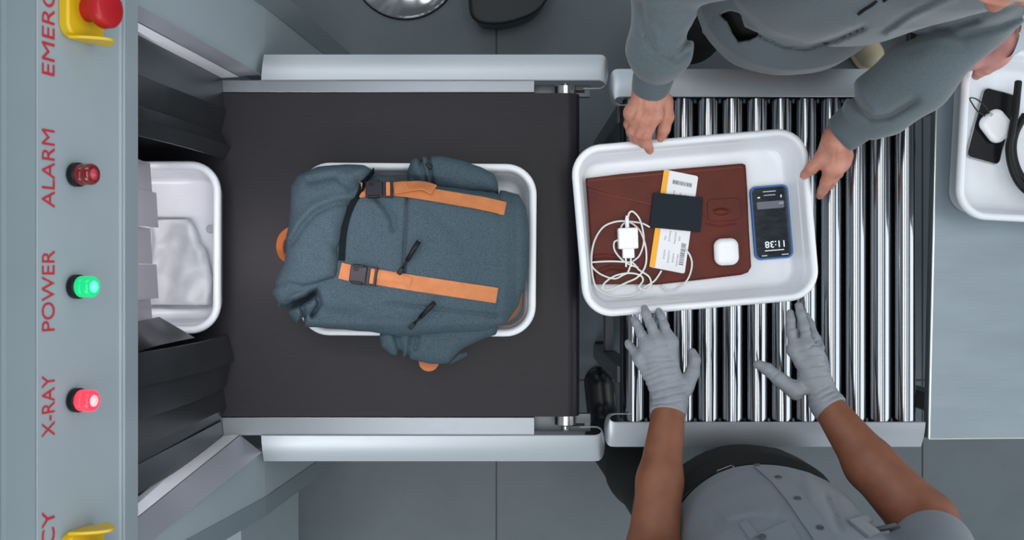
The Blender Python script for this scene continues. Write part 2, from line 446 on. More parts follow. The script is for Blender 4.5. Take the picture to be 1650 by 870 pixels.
for y, body, core, lab in ((0.137,'lamp_off','lamp_core','unlit dark red alarm lamp'),(-0.024,'lamp_green','lamp_greenc','glowing green power lamp'),(-0.187,'lamp_red','lamp_redc','glowing red X-ray lamp')):
    c = on_panel(0.103, y)
    bz = part('indicator_lamp', lathe([(0.0165,0),(0.0175,0.002),(0.0175,0.010),(0.0155,0.012),(0.0,0.012)], 28, c, NR), M['black'], xr, True, lab, 0.6)
    part('lens', lathe([(0.015,0.011),(0.0155,0.013),(0.0155,0.020),(0.0145,0.0215),(0.0155,0.023),(0.0155,0.031),(0.0135,0.034),(0.0,0.0345)], 28, c, NR), M[body], bz, True, None, 0.6)
    part('lens_centre', lathe([(0.0085,0.034),(0.008,0.0352),(0.0,0.0356)], 24, c, NR), M[core], bz, True)
for y in (0.375, -0.418):
    c = on_panel(0.094, y)
    mt = frame(c, [0,1,0], SL, NR)
    g = part('emergency_stop', xf(loft([ring3(rrect(0.088,0.078,0.02),0), ring3(rrect(0.088,0.078,0.02),0.012), ring3(rrect(0.082,0.072,0.018),0.015)]), mt), M['yellow'], xr, True, 'red emergency stop button in a yellow guard', 0.6)
    for s in (-1, 1):
        rings = []
        for k in range(13):
            t = k/12; yy = -0.034+0.068*t; hh = 0.012+0.044*math.sin(PI*min(1,max(0,(1-t)*0.95)))**0.8
            rings.append([(s*0.040,yy,0.010),(s*0.044,yy,0.010),(s*0.0475,yy,hh),(s*0.0435,yy,hh)])
        part('guard', xf(loft(rings), mt), M['yellow'], g, True, None, 0.6)
    part('button_cap', lathe([(0.017,0.013),(0.018,0.030),(0.0185,0.034),(0.0265,0.037),(0.0285,0.041),(0.0285,0.052),(0.026,0.0565),(0.020,0.058),(0,0.0585)], 36, c, NR), M['red'], g, True, None, 0.7)
# tunnel shell behind the curtain
part('tunnel_shell', merge(box(-2.3,-0.66,0.40,0.43,0.5,HZ), box(-2.3,-0.66,-0.40,-0.37,0.5,HZ), box(-2.3,-2.27,-0.37,0.40,0.5,HZ)), M['black_metal'], xr)
# side posts: pale jamb + grey flange, both leaning forwards to the belt
def quadbar(top, bot, th):
    t = [np.array(p) for p in top]; b = [np.array(p) for p in bot]; o = np.array([-th,0,0])
    out = []
    for k in range(13):
        u = k/12; p, q = t[0]*(1-u)+b[0]*u, t[1]*(1-u)+b[1]*u; out.append([p, p*.5+q*.5, q, q+o, p+o])
    return loft(out)
for s, A0, A1, B0, B1, C0, C1 in ((1,.383,.392,.398,.396,.424,.400),(-1,.376,.340,.398,.338,.452,.373)):
    part('jamb', quadbar([(-.601,s*A0,HZ),(-.601,s*(B0-.0015),HZ)],[(-.606,s*A1,.795),(-.557,s*(B1-.0015),.795)],.012), M['jamb'], xr, True, None, .7)
    part('post', quadbar([(-.600,s*B0,HZ),(-.600,s*C0,HZ)],[(-.555,s*B1,.795),(-.512,s*C1,.795)],.02), M['post_grey'], xr, True, None, .7)
    o0, o1 = (.55,.61) if s > 0 else (.475,.515)
    def sheet(ya, yb, ya2, x, d):
        pr = [[(-.603+d,s*ya,HZ),(-.603+d,s*yb,HZ),(-.633,s*yb,HZ),(-.633,s*ya,HZ)],[(-.517+d,s*ya2,.745),(-.517+d,s*yb,.745),(-.55,s*yb,.745),(-.55,s*ya2,.745)],[(-.458+d,s*ya2,x),(-.458+d,s*yb,x),(-.49,s*yb,x),(-.49,s*ya2,x)]]
        return loft(pr)
    part('front_cover', sheet(C0, o0, C1, .012, 0), M['paint'], xr)
    part('edge_trim', sheet(o0, o1, o0, .0, .002), M['paint_dark'], xr)
part('base_cabinet', box(-2.3,-.60,-1.0,-.40,0,.62,.004), M['paint'], xr)
part('side_cabinet', box(-2.3,-.66,.43,.60,0,HZ,.004), M['paint'], xr)
# rubber curtain: each strip a part
rs = np.random.RandomState(3)
ys = [(.383,.318),(.317,.268),(.267,.245),(.244,.218)]
ys += [(-.135,-.19),(-.191,-.245),(-.246,-.290),(-.291,-.317),(-.318,-.366)]
for i, (a, b) in enumerate(ys):
    tw = [-.004,.006,-.005,.007,-.006,.004,-.003,.006,-.002][i]; bow = [0.0,.004,.01,.018,.03,.02,.008,.0,.0][i]
    rings = []
    for k in range(15):
        t = k/14; z = HZ-0.002-t*(HZ-.802)
        x = -.612+.022*t+bow*math.sin(t*PI*.8)
        y0, y1 = a*(1+.03*t) if i < 4 else a*(1-.03*t), b*(1+.03*t) if i < 4 else b*(1-.03*t)
        rings.append([(x+tw*t,y0,z),(x-tw*t,y1,z),(x-tw*t-.003,y1,z),(x+tw*t-.003,y0,z)])
    part('inner_panel' if i in (0,8) else 'curtain_strip', loft(rings), M['steel_dark'] if i in (0,8) else M['rubber'], xr, True, None, 0.5)
for i, (a, b) in enumerate(((.205,.150),(.149,.082),(.081,.012),(.011,-.055),(-.056,-.098))):       # strips lying back on the tray
    rings = []
    for k in range(15):
        t = k/14; z = HZ-.002-t*(.335+.012*i)
        x = -.640-.055*math.sin(t*PI*.5)+(.012*(i % 2)-.004*i)*t
        rings.append([(x,a,z),(x+.004,b,z),(x+.001,b,z-.001),(x-.003,a,z-.001)])
    part('curtain_strip', loft(rings), M['strip_lit'], xr, True, 'curtain flap coloured pale as if lit, resting inside the tray', 0.5)
rings = []
for k in range(17):                                                                      # strip pushed out by the tray corner
    t = k/16; z = HZ-.002-t*.335; x = -.612+.0*t-.01*math.sin(t*PI)-.02*t
    rings.append([(x-.045*t*t,-.085-.005*t,z),(x+.02*t*t,-.137+.006*t,z-.012*t),(x-.003+.02*t*t,-.137+.006*t,z-.001),(x-.003-.045*t*t,-.085-.005*t,z-.001)])
part('curtain_strip', loft(rings), M['rubber'], xr, True, 'black strip pushed up over the tray corner', 0.5)

# ================================================================== BELT CONVEYOR
bc = thing('belt_conveyor', 'black rubber belt conveyor with brushed steel rails leaving the scanner', 'conveyor', (-.2, .03, 0))
x1 = .112
rings = []
def belt_ring(y):
    pts = [(-2.2, BZ), (x1, BZ)]
    for k in range(1, 13):
        a = PI/2-PI*k/12; pts.append((x1+.027*math.cos(a), BZ-.027+.027*math.sin(a)))
    pts += [(-2.2, BZ-.054)]
    inner = [(-2.2, BZ-.051)]+[(x1+.024*math.cos(-PI/2+PI*k/12), BZ-.027+.024*math.sin(-PI/2+PI*k/12)) for k in range(13)]+[(-2.2, BZ-.003)]
    return [(x, y, z) for x, z in pts+inner]
part('belt', loft([belt_ring(-.299), belt_ring(.361)]), M['belt'], bc, True, None, 0.5)
part('end_roller', lathe([(.0,-.328),(.008,-.328),(.008,-.322),(.0205,-.320),(.0222,-.318),(.0222,.378),(.0205,.380),(.008,.381),(.008,.384),(0,.384)], 28, (x1-.002,0,BZ-.027), (0,1,0)), M['shaft'], bc, True, 'steel end roller inside the belt nose', 0.6)
for s, yi, yo, yl in ((1,.363,.388,.452),(-1,-.301,-.338,-.402)):
    part('side_plate', box(-.60,.046,min(yi,yo),max(yi,yo),BZ-.05,BZ-.003,.001), M['plate'], bc)
    part('bearing_plate', box(.03,.165,min(yi-s*.0,yo),max(yi,yo),BZ-.075,BZ-.058,.001), M['steel_dark'], bc)
    part('axle_bolt', lathe([(.006,0),(.006,.006),(.004,.008),(0,.008)], 6, (x1, yo-s*.006, BZ-.056), (0,0,1)), M['shaft'], bc)
    part('slot', box(.118,.152,yo-s*.014-.003,yo-s*.014+.003,BZ-.0585,BZ-.0572,.0005), M['black'], bc)
def rail(x0, x1, y_in, y_out, s, z_in, z_out, left=False, right=False, ri=.0085):
    """steel strip leaning outwards from its upper edge, its end curled round towards the belt"""
    ro = abs(y_out-y_in)*0.55+ri
    top = []; bot = []
    def end(xe, sgn):
        t, b = [], []
        w = abs(y_out-y_in)
        for k in range(17):
            a = PI*k/16; sn = math.sin(a)**.55 if 0 < k < 16 else 0
            t.append((xe+sgn*ri*1.6*math.sin(a), y_in-s*ri*(1-math.cos(a)), z_in))
            b.append((xe+sgn*(ri*1.6+.010)*sn, y_out-s*(w+2*ri-.002)*(1-math.cos(a))/2, z_out))
        t.append((xe-sgn*.03, t[-1][1], z_in)); b.append((xe-sgn*.03, b[-1][1], z_out))
        return t, b
    if left:
        t, b = end(x0+.02, -1); top += t[::-1]; bot += b[::-1]
    else: top.append((x0,y_in,z_in)); bot.append((x0,y_out,z_out))
    n = 24
    xa, xb = x0+(.02 if left else 0), x1-(.02 if right else 0)
    for k in range(1, n): top.append((xa+(xb-xa)*k/n, y_in, z_in)); bot.append((xa+(xb-xa)*k/n, y_out, z_out))
    if right:
        t, b = end(x1-.02, 1); top += t; bot += b
    else: top.append((x1,y_in,z_in)); bot.append((x1,y_out,z_out))
    V = []; Fs = []; nr = 7
    th = np.array([0, -s*.0016, -.0016])
    T, B = np.array(top), np.array(bot); m = len(T)
    rows = [T+(B-T)*k/(nr-1)+np.array([0,0,.004])*math.sin(PI*k/(nr-1)) for k in range(nr)]
    rows2 = [r+th for r in rows][::-1]
    allr = rows+rows2
    V = np.vstack(allr); R = len(allr)
    for k in range(R):
        k2 = (k+1) % R
        for i in range(m-1): Fs.append((k*m+i, k*m+i+1, k2*m+i+1, k2*m+i))
    Fs.append(tuple(k*m for k in range(R))); Fs.append(tuple(k*m+m-1 for k in range(R-1,-1,-1)))
    return V, Fs
part('side_rail', rail(-.511,.196,.388,.444,1,BZ+.002,BZ-.022,right=True), M['rail'], bc, True, None, 0.6)
part('side_rail', rail(-.511,.188,-.338,-.394,-1,BZ+.002,BZ-.022,right=True), M['rail'], bc, True, None, 0.6)
for x in (-.45,.02):
    for y in (.40,-.33): part('support_leg', box(x-.02,x+.02,y-.02,y+.02,0,BZ-.06,.002), M['steel_dark'], bc)

# ================================================================== ROLLER TABLE
rt = thing('roller_table', 'steel roller table with twelve chrome rollers after the belt', 'roller conveyor', (.53, .02, 0))
rp = .04*0+40/790.0
rm = None
for i in range(12):
    x = (1023-825)/790.0+rp*i
    if rm is None:
        o = part('roller', lathe([(.0,-.33),(.006,-.33),(.006,-.3125),(.0205,-.3125),(.0230,-.310),(.0230,.350),(.0205,.3525),(.006,.3525),(.006,.372),(0,.372)], 32, (x,0,BZ-.0230), (0,1,0)), M['chrome'], rt, True, None, 0.5); rm = o
    else:
        o = rm.copy(); C.objects.link(o); o.parent = rt; o.location.x = rp*i
part('side_rail', rail(.203,.862,.354,.414,1,BZ+.004,BZ-.020,left=True), M['rail'], rt, True, None, 0.6)
part('side_rail', rail(.193,.842,-.311,-.3640,-1,BZ+.004,BZ-.020,left=True), M['rail'], rt, True, None, 0.6)
part('gap_shade_sheet', box(.232,.845,-.318,.358,BZ-.115,BZ-.108,.001), M['black'], rt, label='black sheet added as shade under the rollers')  # added black sheet, stands for the shade in the roller gaps
for y in (.372,-.331): part('frame_beam', box(.24,.84,y-.008,y+.008,BZ-.10,BZ-.022,.001), M['steel_dark'], rt)
for x in (.245,.815):
    for y in (.335,-.225):
        lg = part('leg', box(x-.02,x+.02,y-.02,y+.02,0.05,BZ-.116,.003), M['steel_dark'], rt)
        part('caster', lathe([(0,-.014),(.024,-.014),(.027,-.009),(.027,.009),(.024,.014),(0,.014)], 20, (x,y,.027), (1,0,0)), M['black'], lg, True, None, 0.6)
    part('cross_brace', box(x-.012,x+.012,-.205,.315,.28,.31,.002), M['steel_dark'], rt)

# ================================================================== STEEL TABLE
st = thing('steel_table', 'plain grey steel inspection table at the far end of the rollers', 'table', (1.3, .02, 0))
tx0 = (1499-825)/790.0; ty0 = -.345; ty1 = .425
tq = P2([(1511,98),(2200,96),(2200,700),(1497,707)], BZ)
part('table_top', slab(tq, BZ-.03, BZ, .0012), M['table'], st)
for a, b in ((0,3),(3,2)): part('edge_strip', tube([(*tq[a],BZ-.0012), (*tq[b],BZ-.0012)], .0022, 8), M['table_edge'], st, label='bright folded steel edge')
for x in (tx0+.06,1.68):
    for y in (ty0+.06,ty1-.06): part('leg', box(x-.02,x+.02,y-.02,y+.02,0,BZ-.03,.002), M['steel_dark'], st)

# ================================================================== TRAYS
TW, TH, TZ = .464, .338, .092
def tray_mesh():
    def R(ins, z, r, n=10): return ring3(rrect(TW-2*ins, TH-2*ins, r, n), z)
    return loft([R(.026,0,.036), R(.020,.003,.042), R(.018,.008,.044), R(.009,.074,.053), R(.002,.076,.058), R(0,.079,.060), R(0,.085,.060), R(.0022,.0902,.058), R(.0062,.092,.054),
                 R(.0105,.0915,.0495), R(.0135,.0890,.0465), R(.0150,.084,.045), R(.0170,.064,.043), R(.0178,.0615,.042), R(.0190,.0600,.041), R(.0200,.057,.040), R(.0255,.015,.036), R(.028,.0092,.034), R(.033,.0062,.03), R(.042,.0055,.026), R(.10,.0055,.01)])
tm = mesh('tray', *tray_mesh(), M['tray'])
def tray(name, px, py, rz, label, z=BZ+.0006):
    c = P(px, py, z+TZ); o = bpy.data.objects.new(name, tm); C.objects.link(o)
    o.location = (c[0], c[1], z); o.rotation_euler = (0,0,rz)
    return tag(o, label, 'tray', 'white plastic security trays')
t_mid = tray('security_tray', 672.5, 402, math.radians(-.4), 'white tray under the blue-grey backpack on the black belt')
t_main = tray('security_tray', 1121, 358.5, math.radians(4.9), 'white tilted tray held over the chrome rollers with a brown leather sleeve in it')
t_left = tray('security_tray', 162, 398.5, 0, 'white tray half out of the scanner curtain with a frosted bag in it')
t_right = tray('security_tray', 1740, 222, math.radians(-3), 'white tray on the steel table holding a black phone, cut by the photo edge')
TB = BZ+.0058

# ================================================================== LEFT TRAY CONTENTS
def bag_fn(X, Y, Z):
    pl = P2([(205,312),(245,312),(275,318),(300,345),(320,385),(338,430),(343,470),(338,492),(290,498),(245,508),(205,512)], .84)
    d = poly2(X, Y, pl); U, V = UV(X, Y, Z)
    zt = .845+.008*wob(X, Y, 0*Z, 55, 2)
    f = extr(d+.004*wob(X, Y, Z, 120, 4), Z, TB+.002, zt, .014)+.0022*wob(X, Y, Z, 210, 8)
    return f+groove(U, V, [(238,318),(262,334),(300,338)], .006, 3)+groove(U, V, [(232,330),(244,380),(240,470)], .005, 4)
solo('plastic_bag', sdf(((-.80,-.07,.80),(-.55,.10,.875)), .0022, bag_fn), M['bag'], 'crumpled frosted plastic bag inside the tray leaving the scanner', 'bag', True)
c = P(333, 345, .835)
solo('plastic_stud', merge(lathe([(.004,0),(.0085,.0005),(.009,.004),(.0065,.0075),(.004,.008),(0,.0075)], 20, (-.612,.083,TB+.001)), lathe([(.003,.007),(.003,.012),(0,.0125)], 12, (-.612,.083,TB+.001))), M['clear'], 'small round clear plastic stud beside the frosted bag in the leftmost tray', 'plastic stud', True)

# ================================================================== BACKPACK
bp = thing('backpack', 'blue-grey canvas roll-top backpack with tan straps lying on a white tray', 'backpack', (-.185, .03, .81))
tcx, tcy = t_mid.location.x, t_mid.location.y
def zlow(X, Y):
    d = np.maximum(np.abs(X-tcx)-TW/2, np.abs(Y-tcy)-TH/2)
    t = np.clip((d+.062)/.036, 0, 1); return .812+.083*(t*t*(3-2*t))
MAIN = P2([(476,318),(492,290),(560,280),(640,288),(720,298),(803,306),(836,314),(848,335),(853,375),(852,415),(846,455),(836,492),(815,522),(770,534),(700,538),(640,540),(600,534),(560,531),(510,526),(484,524),(466,503),(450,495),(452,470),(468,420)], .93)
def main_fn(X, Y, Z):
    U, V = UV(X, Y, Z); d = poly2(X, Y, MAIN)
    zt = .990+.012*np.exp(-((X+.20)/.14)**2)+.004*wob(X, Y, 0*Z, 30, 5)
    f = extr(d, Z, zlow(X,Y), zt, .060)
    f = f+.0012*wob(X, Y, Z, 95, 11)
    f += groove(U, V, [(657,300),(654,360),(650,440)], .006, 3.5)            # front zip
    f += groove(U, V, [(803,312),(806,420),(800,500)], .0022, 4)              # base seam
    f += groove(U, V, [(812,312),(815,420),(812,500)], -.0016, 5)
    f += groove(U, V, [(608,320),(622,334),(633,352),(634,368)], .009, 6)+groove(U, V, [(600,326),(616,350)], -.004, 8)
    f += groove(U, V, [(640,290),(720,300),(803,312)], .006, 4)
    f += groove(U, V, [(622,488),(700,497),(800,509)], .006, 3)
    f += groove(U, V, [(509,468),(515,490),(503,508)], .018, 4)+groove(U, V, [(488,486),(492,508),(486,522)], .008, 5)
    f += groove(U, V, [(560,480),(600,500),(640,470)], -.004, 14)+groove(U, V, [(700,340),(740,380),(765,440)], .005, 12)+groove(U, V, [(520,500),(560,508),(600,500)], .004, 8)
    f += groove(U, V, [(460,494),(478,489),(496,481),(504,474)], .050, 5)*(Z > .925)+groove(U, V, [(484,490),(490,506),(484,520)], .012, 4)
    return f
o_main = part('main_compartment', sdf(((-.46,-.18,.79),(.05,.21,1.05)), .0031, main_fn), M['denim'], bp, True)
FLAP = P2([(470,300),(482,281),(515,270),(560,266),(590,268),(601,274),(584,308),(566,338),(556,368),(551,405),(549,436),(546,446),(520,462),(487,478),(462,492),(450,490),(440,476),(440,462),(448,444),(459,420),(466,376)], .965)
def flap_fn(X, Y, Z):
    U, V = UV(X, Y, Z); d = poly2(X, Y, FLAP)
    zt = 1.022-.02*np.clip((X+.33)/-.09, 0, 1)+.003*wob(X, Y, 0*Z, 40, 15)
    f = extr(d, Z, .915, zt, .036)+.0012*wob(X, Y, Z, 85, 21)
    arc = [(466,382),(482,356),(503,333),(536,319),(571,316),(590,300)]
    f += groove(U, V, arc, -.006, 7)+groove(U, V, [(a+5,b+9) for a, b in arc], .0065, 5)
    f += groove(U, V, [(500,292),(540,284),(565,300),(576,292)], .008, 7)
    f += groove(U, V, [(442,462),(462,456),(490,462),(530,452)], .005, 3.5)
    f += groove(U, V, [(520,380),(545,402)], .005, 8)+groove(U, V, [(470,430),(500,420),(530,430)], .003, 9)
    return f
o_flap = part('roll_top', sdf(((-.48,-.08,.89),(-.24,.22,1.05)), .0029, flap_fn), M['denim'], bp, True)
PKT = P2([(655,296),(656,274),(664,257),(682,251),(712,252),(745,258),(775,268),(797,281),(802,294),(803,312),(740,312)], .93)
def pkt_fn(X, Y, Z):
    U, V = UV(X, Y, Z); d = poly2(X, Y, PKT)
    f = extr(d, Z, zlow(X,Y)+.002, .948, .032)+.001*wob(X, Y, Z, 110, 31)
    f += groove(U, V, [(690,250),(697,296)], .009, 3)+groove(U, V, [(676,252),(686,292)], .007, 3)+groove(U, V, [(666,286),(676,266),(682,262)], .004, 4)
    return f+groove(U, V, [(668,262),(672,280)], -.003, 6)
o_p1 = part('side_pocket', sdf(((-.22,.10,.80),(.0,.25,.97)), .0029, pkt_fn), M['denim'], bp, True)
PKB = P2([(622,486),(680,492),(745,500),(800,508),(804,522),(800,540),(775,548),(750,560),(742,566),(724,587),(690,586),(655,579),(630,572),(614,558),(612,540),(620,520)], .935)
def pkb_fn(X, Y, Z):
    U, V = UV(X, Y, Z); d = poly2(X, Y, PKB)
    f = extr(d, Z, zlow(X,Y)+.002, .975-.25*np.clip(-.06-Y, 0, .2), .040)+.001*wob(X, Y, Z, 100, 41)
    f += groove(U, V, [(655,512),(662,540),(656,580)], .010, 3)+groove(U, V, [(628,502),(638,540),(646,566)], .014, 6)
    f += groove(U, V, [(632,490),(648,512),(660,502)], -.006, 5)+groove(U, V, [(664,520),(672,548),(668,560)], .010, 5)
    return f+groove(U, V, [(726,586),(742,572),(770,556)], .003, 5)
o_p2 = part('side_pocket', sdf(((-.27,-.20,.80),(.02,-.03,1.0)), .0029, pkb_fn), M['denim'], bp, True)
flapc = P2([(724,587),(740,570),(752,568),(753,573)], .90)
part('pocket_corner', slab(flapc, .897, .900), M['denim'], bp)
TR = tree(o_main, o_flap, o_p1, o_p2)
part('front_zip', strap_on(TR, [(656,312),(654,360),(651,432)], 3.2, .0012), M['zip'], bp)
part('strap', strap_on(TR, [(634,306),(680,312),(740,322),(780,329),(814,337)], 23.5, .002, 8), M['orange'], bp, label='tan webbing strap nearer the top side pocket')
part('strap', strap_on(TR, [(606,446),(660,455),(720,464),(760,470),(800,476)], 25, .002, 8), M['orange'], bp, label='tan webbing strap nearer the lower side pocket')
part('strap_end', strap_on(TR, [(634,306),(660,303),(682,303),(699,309)], 22, .0024, 6, .004), M['orange'], bp)
e = strap_on(TR, [(608,444),(628,446),(646,449),(662,455)], 13, .002, 6, .0035); part('strap_end', e, M['orange'], bp)
part('strap_end', strap_on(TR, [(580,306),(590,306),(598,307)], 24, .003, 4, .001), M['orange'], bp)
part('strap_end', strap_on(TR, [(549,436),(557,438),(566,440)], 26, .003, 4, .001), M['orange'], bp)
def buckle(px, py, w, h, ang):
    p, n = hit(TR, px, py, .002); s = (CAMZ-p[2])/F; w *= s; h *= s
    a = math.radians(ang); n = np.array([n[0]*.4, n[1]*.4, 1.0]); n /= np.linalg.norm(n)
    xd = np.array([math.cos(a), math.sin(a), 0]); xd -= n*np.dot(xd,n); xd /= np.linalg.norm(xd); yd = np.cross(n, xd); mt = frame(p, xd, yd, n)
    b = part('buckle', xf(merge(box(-w*.5,w*.12,-h*.5,h*.5,0,.009,.002), box(w*.12,w*.24,-h*.5,h*.5,.001,.008,.0015), box(w*.40,w*.5,-h*.54,h*.54,.001,.009,.0015), box(w*.1,w*.5,-h*.54,-h*.46,.001,.008,.001), box(w*.1,w*.5,h*.46,h*.54,.001,.008,.001)), mt), M['buckle'], bp)
    part('buckle_prong', xf(merge(box(-w*.42,w*.02,-h*.56,-h*.40,.002,.0105,.0015), box(-w*.42,w*.02,h*.40,h*.56,.002,.0105,.0015), lathe([(h*.17,.0085),(h*.17,.0098),(0,.0102)], 16, (-w*.28,h*.32,0))), mt), M['black'], b)
    part('buckle_web', xf(box(w*.24,w*.42,-h*.45,h*.45,.002,.0065,.001), mt), M['orange'], b)
buckle(612, 307, 44, 26, 2); buckle(587, 443, 44, 28, -8)
part('webbing', strap_on(TR, [(600,275),(588,290),(577,312),(565,336),(558,356),(553,385),(551,420)], [5]*1 and 10, .003, 6, .001), M['webbing'], bp, label='dark drawstring webbing along the roll-top edge')
p, n = hit(TR, 602, 271, .003); part('cord_stop', xf(box(-.008,.008,-.004,.004,-.003,.005,.0015), frame(p, [.9,.43,0], [-.43,.9,0], [0,0,1])), M['black'], bp)
def pull(a, b):
    pa, na = hit(TR, *a, .003); pb, nb = hit(TR, *b, .009)
    z = part('zip_pull', tube([pa, pa*.7+pb*.3+[0,0,.003], pb], [.0022,.0022,.0026], 8), M['black'], bp, True)
    q = pa*.65+pb*.35; part('pull_grip', tube([q+[0,0,.003], q*.4+pb*.6+[0,0,.004], pb+[0,0,.001]], [.0038,.0046,.0046], 10), M['black'], z, True)
    part('slider', xf(box(-.007,.007,-.004,.004,-.001,.006,.0015), frame(pa, *(lambda d: (d, np.cross([0,0,1],d), [0,0,1]))((pb-pa)*[1,1,0]/np.linalg.norm((pb-pa)*[1,1,0])))), M['black'], z)
pull((645,437),(675,389)); pull((664,524),(700,487)); pull((694,268),(689,248))
part('haul_loop', ribbon(spline([P(474,370,.92),P(462,376,.925),P(454,386,.925),P(452,400,.923),P(456,411,.915),P(466,418,.91)],5), [np.array([-.45,0,.9])]*26, .016, .003), M['tan'], bp, label='tan leather haul loop at the roll-top end')
cc = P(691, 583, .90); part('leather_tab', slab([cc[:2]+np.array([.0195*math.cos(a), -.0185*math.sin(a)]) for a in np.linspace(0, PI, 14)]+[cc[:2]+np.array([-.0195,.01]), cc[:2]+np.array([.0195,.01])], .898, .902, .0008), M['tan'], bp, label='tan leather tab under the lower pocket')
part('shoulder_strap', ribbon(spline([P(794,524,.86), P(814,512,.855), P(829,492,.85), P(834,470,.85)],6), [np.array([.2,-.1,1])]*19, .02, .004), M['tan'], bp, label='tan strap edge in the tray corner')

# ================================================================== MAIN TRAY CONTENTS
SLV = P2([(944,287),(1000,280),(1100,271),(1196,263),(1202,265),(1204,300),(1207,370),(1211,430),(1206,439),(1195,443),(1120,452),(1040,461),(968,468),(959,462),(952,400)], .822)
def slv_fn(X, Y, Z):
    U, V = UV(X, Y, Z); d = poly2(X, Y, SLV)
    f = extr(d, Z, TB+.001, .8225+.0012*wob(X, Y, 0*Z, 28, 3), .005)
    f += groove(U, V, [(1140,358),(1160,362),(1186,358)], .0012, 3)+groove(U, V, [(952,415),(975,412),(1000,416)], .0025, 4)+groove(U, V, [(968,436),(985,430),(1005,433)], .0025, 4)
    f += groove(U, V, [(1150,341),(1176,340)], -.004, 9)+groove(U, V, [(1152,344),(1172,345)], .0025, 2)
    f += groove(U, V, [(1204,272),(1208,430)], -.0006, 3)
    return f
sv = thing('leather_sleeve', 'brown leather laptop sleeve with a tuck flap lying in the tilted tray', 'laptop sleeve', (P(1075,365,TB)[0], P(1075,365,TB)[1], TB))
o_sl = part('body', sdf(((.13,-.03,.80),(.49,.23,.84)), .0017, slv_fn), M['leather'], sv, True)
TS = tree(o_sl)
fl = P2(roundpoly([(946,287),(1198,265),(1203,318),(1196,350),(1140,356),(1128,338),(1048,332),(945,302)], 8, 4), .823)
zf = .8228
part('flap', slab(fl, zf-.001, zf+.0016, .0006), M['leather'], sv)
part('stitching', merge(tube([P(a,b,zf+.0013) for a,b in spline([(948,305),(990,316),(1048,329)],8)], .0005, 6), tube([P(a,b,zf+.0016) for a,b in [(950,291),(1070,280),(1196,269)]], .0005, 6)), M['stitch'], sv)
part('tuck_loop', slab(P2(roundpoly([(1138,322),(1192,318),(1194,354),(1141,357)], 9, 5), zf), zf+.0014, zf+.0034, .001), M['leather'], sv)
part('clasp_bump', sdf(((P(1138,357,zf)[0],P(1138,357,zf)[1],.818),(P(1192,320,zf)[0],P(1192,320,zf)[1],.835)), .0014, lambda X,Y,Z: ell(X,Y,Z,P(1162,341,zf+.002),(.017,.008,.006))), M['leather'], sv, True)
def pxquad(px, z, r): return P2(roundpoly(px, r, 5), z)
ZS = zf+.0018
# boarding pass: pale card with orange band, print and barcodes
q = np.array([(1070,273),(1125,284),(1103,441),(1046,430)], float)
def bil(u, v): return (1-u)*(1-v)*q[0]+u*(1-v)*q[1]+u*v*q[2]+(1-u)*v*q[3]
bpas = thing('boarding_pass', 'white paper boarding pass with an orange edge under the dark passport', 'boarding pass', tuple(P(1086,357,ZS)))
ZB = ZS+.002
part('card', slab(pxquad([bil(0,0),bil(1,0),bil(1,1),bil(0,1)], ZB, 4), ZB, ZB+.0008), M['paper'], bpas)
def patch(u0,u1,v0,v1,z): return slab(P2([bil(u0,v0),bil(u1,v0),bil(u1,v1),bil(u0,v1)], z), z, z+.0002)
part('colour_band', patch(.0,.16,.004,.996,ZB+.0008), M['ticket_orange'], bpas)
rb = np.random.RandomState(9); 
for u0,u1,v0,v1,vert in ((.30,.86,.085,.125,False),(.80,.93,.70,.92,True)):
    t = 0.0; bars = []
    while t < .97:
        w = rb.choice([.018,.03,.045]); 
        a, b = t, min(1, t+w)
        bars.append(patch(u0,u1,v0+(v1-v0)*a,v0+(v1-v0)*b,ZB+.0008) if vert else patch(u0+(u1-u0)*a,u0+(u1-u0)*b,v0,v1,ZB+.0008)); t += w+rb.choice([.02,.03])
    part('barcode', merge(*bars), M['ink'], bpas)
def words(txt, u0, u1, v0, v1):
    v, f = fit(text_mesh(txt, 1, 0.005), 0, 1, 0, 1)          # reads along the card, from its far end towards the near one
    pts = np.array([P(*bil(u1-(u1-u0)*(1-p[1]), v1-(v1-v0)*p[0]), ZB+.0011) for p in v]); return pts, f
lines = []
for u0,u1,v0,v1,t in ((.36,.43,.60,.74,'FLIGHT'),(.50,.58,.60,.73,'GATE'),(.66,.74,.62,.70,'37'),):
    pass
for u, v0, v1 in ((.34,.80,.90),(.30,.66,.72),(.42,.60,.72),(.47,.80,.93),(.58,.60,.73),(.60,.82,.93),(.70,.64,.70),(.72,.82,.95),(.36,.19,.27),(.55,.20,.29),(.70,.21,.26)):
    for k in range(int((v1-v0)/.016)): lines.append(patch(u, u+.035+.02*rb.rand(), v0+k*.016, v0+k*.016+.009, ZB+.0008))
part('print', merge(*lines), M['ink_pale'], bpas)
# passport
pp = thing('passport', 'dark navy passport lying across the white boarding pass', 'passport', tuple(P(1090,342,ZB)))
qp = [(1053,310),(1133,318),(1129,374),(1047,366)]
part('cover', slab(pxquad(qp, ZB+.006, 3), ZB+.001, ZB+.0024, .0004), M['passport'], pp)
part('pages', slab(P2([(1056,312),(1130,319.5),(1127,372),(1050,364.5)], ZB+.005), ZB+.0022, ZB+.0052), M['paper'], pp)
part('cover', slab(pxquad(qp, ZB+.006, 3), ZB+.005, ZB+.0066, .0005), M['passport'], pp)
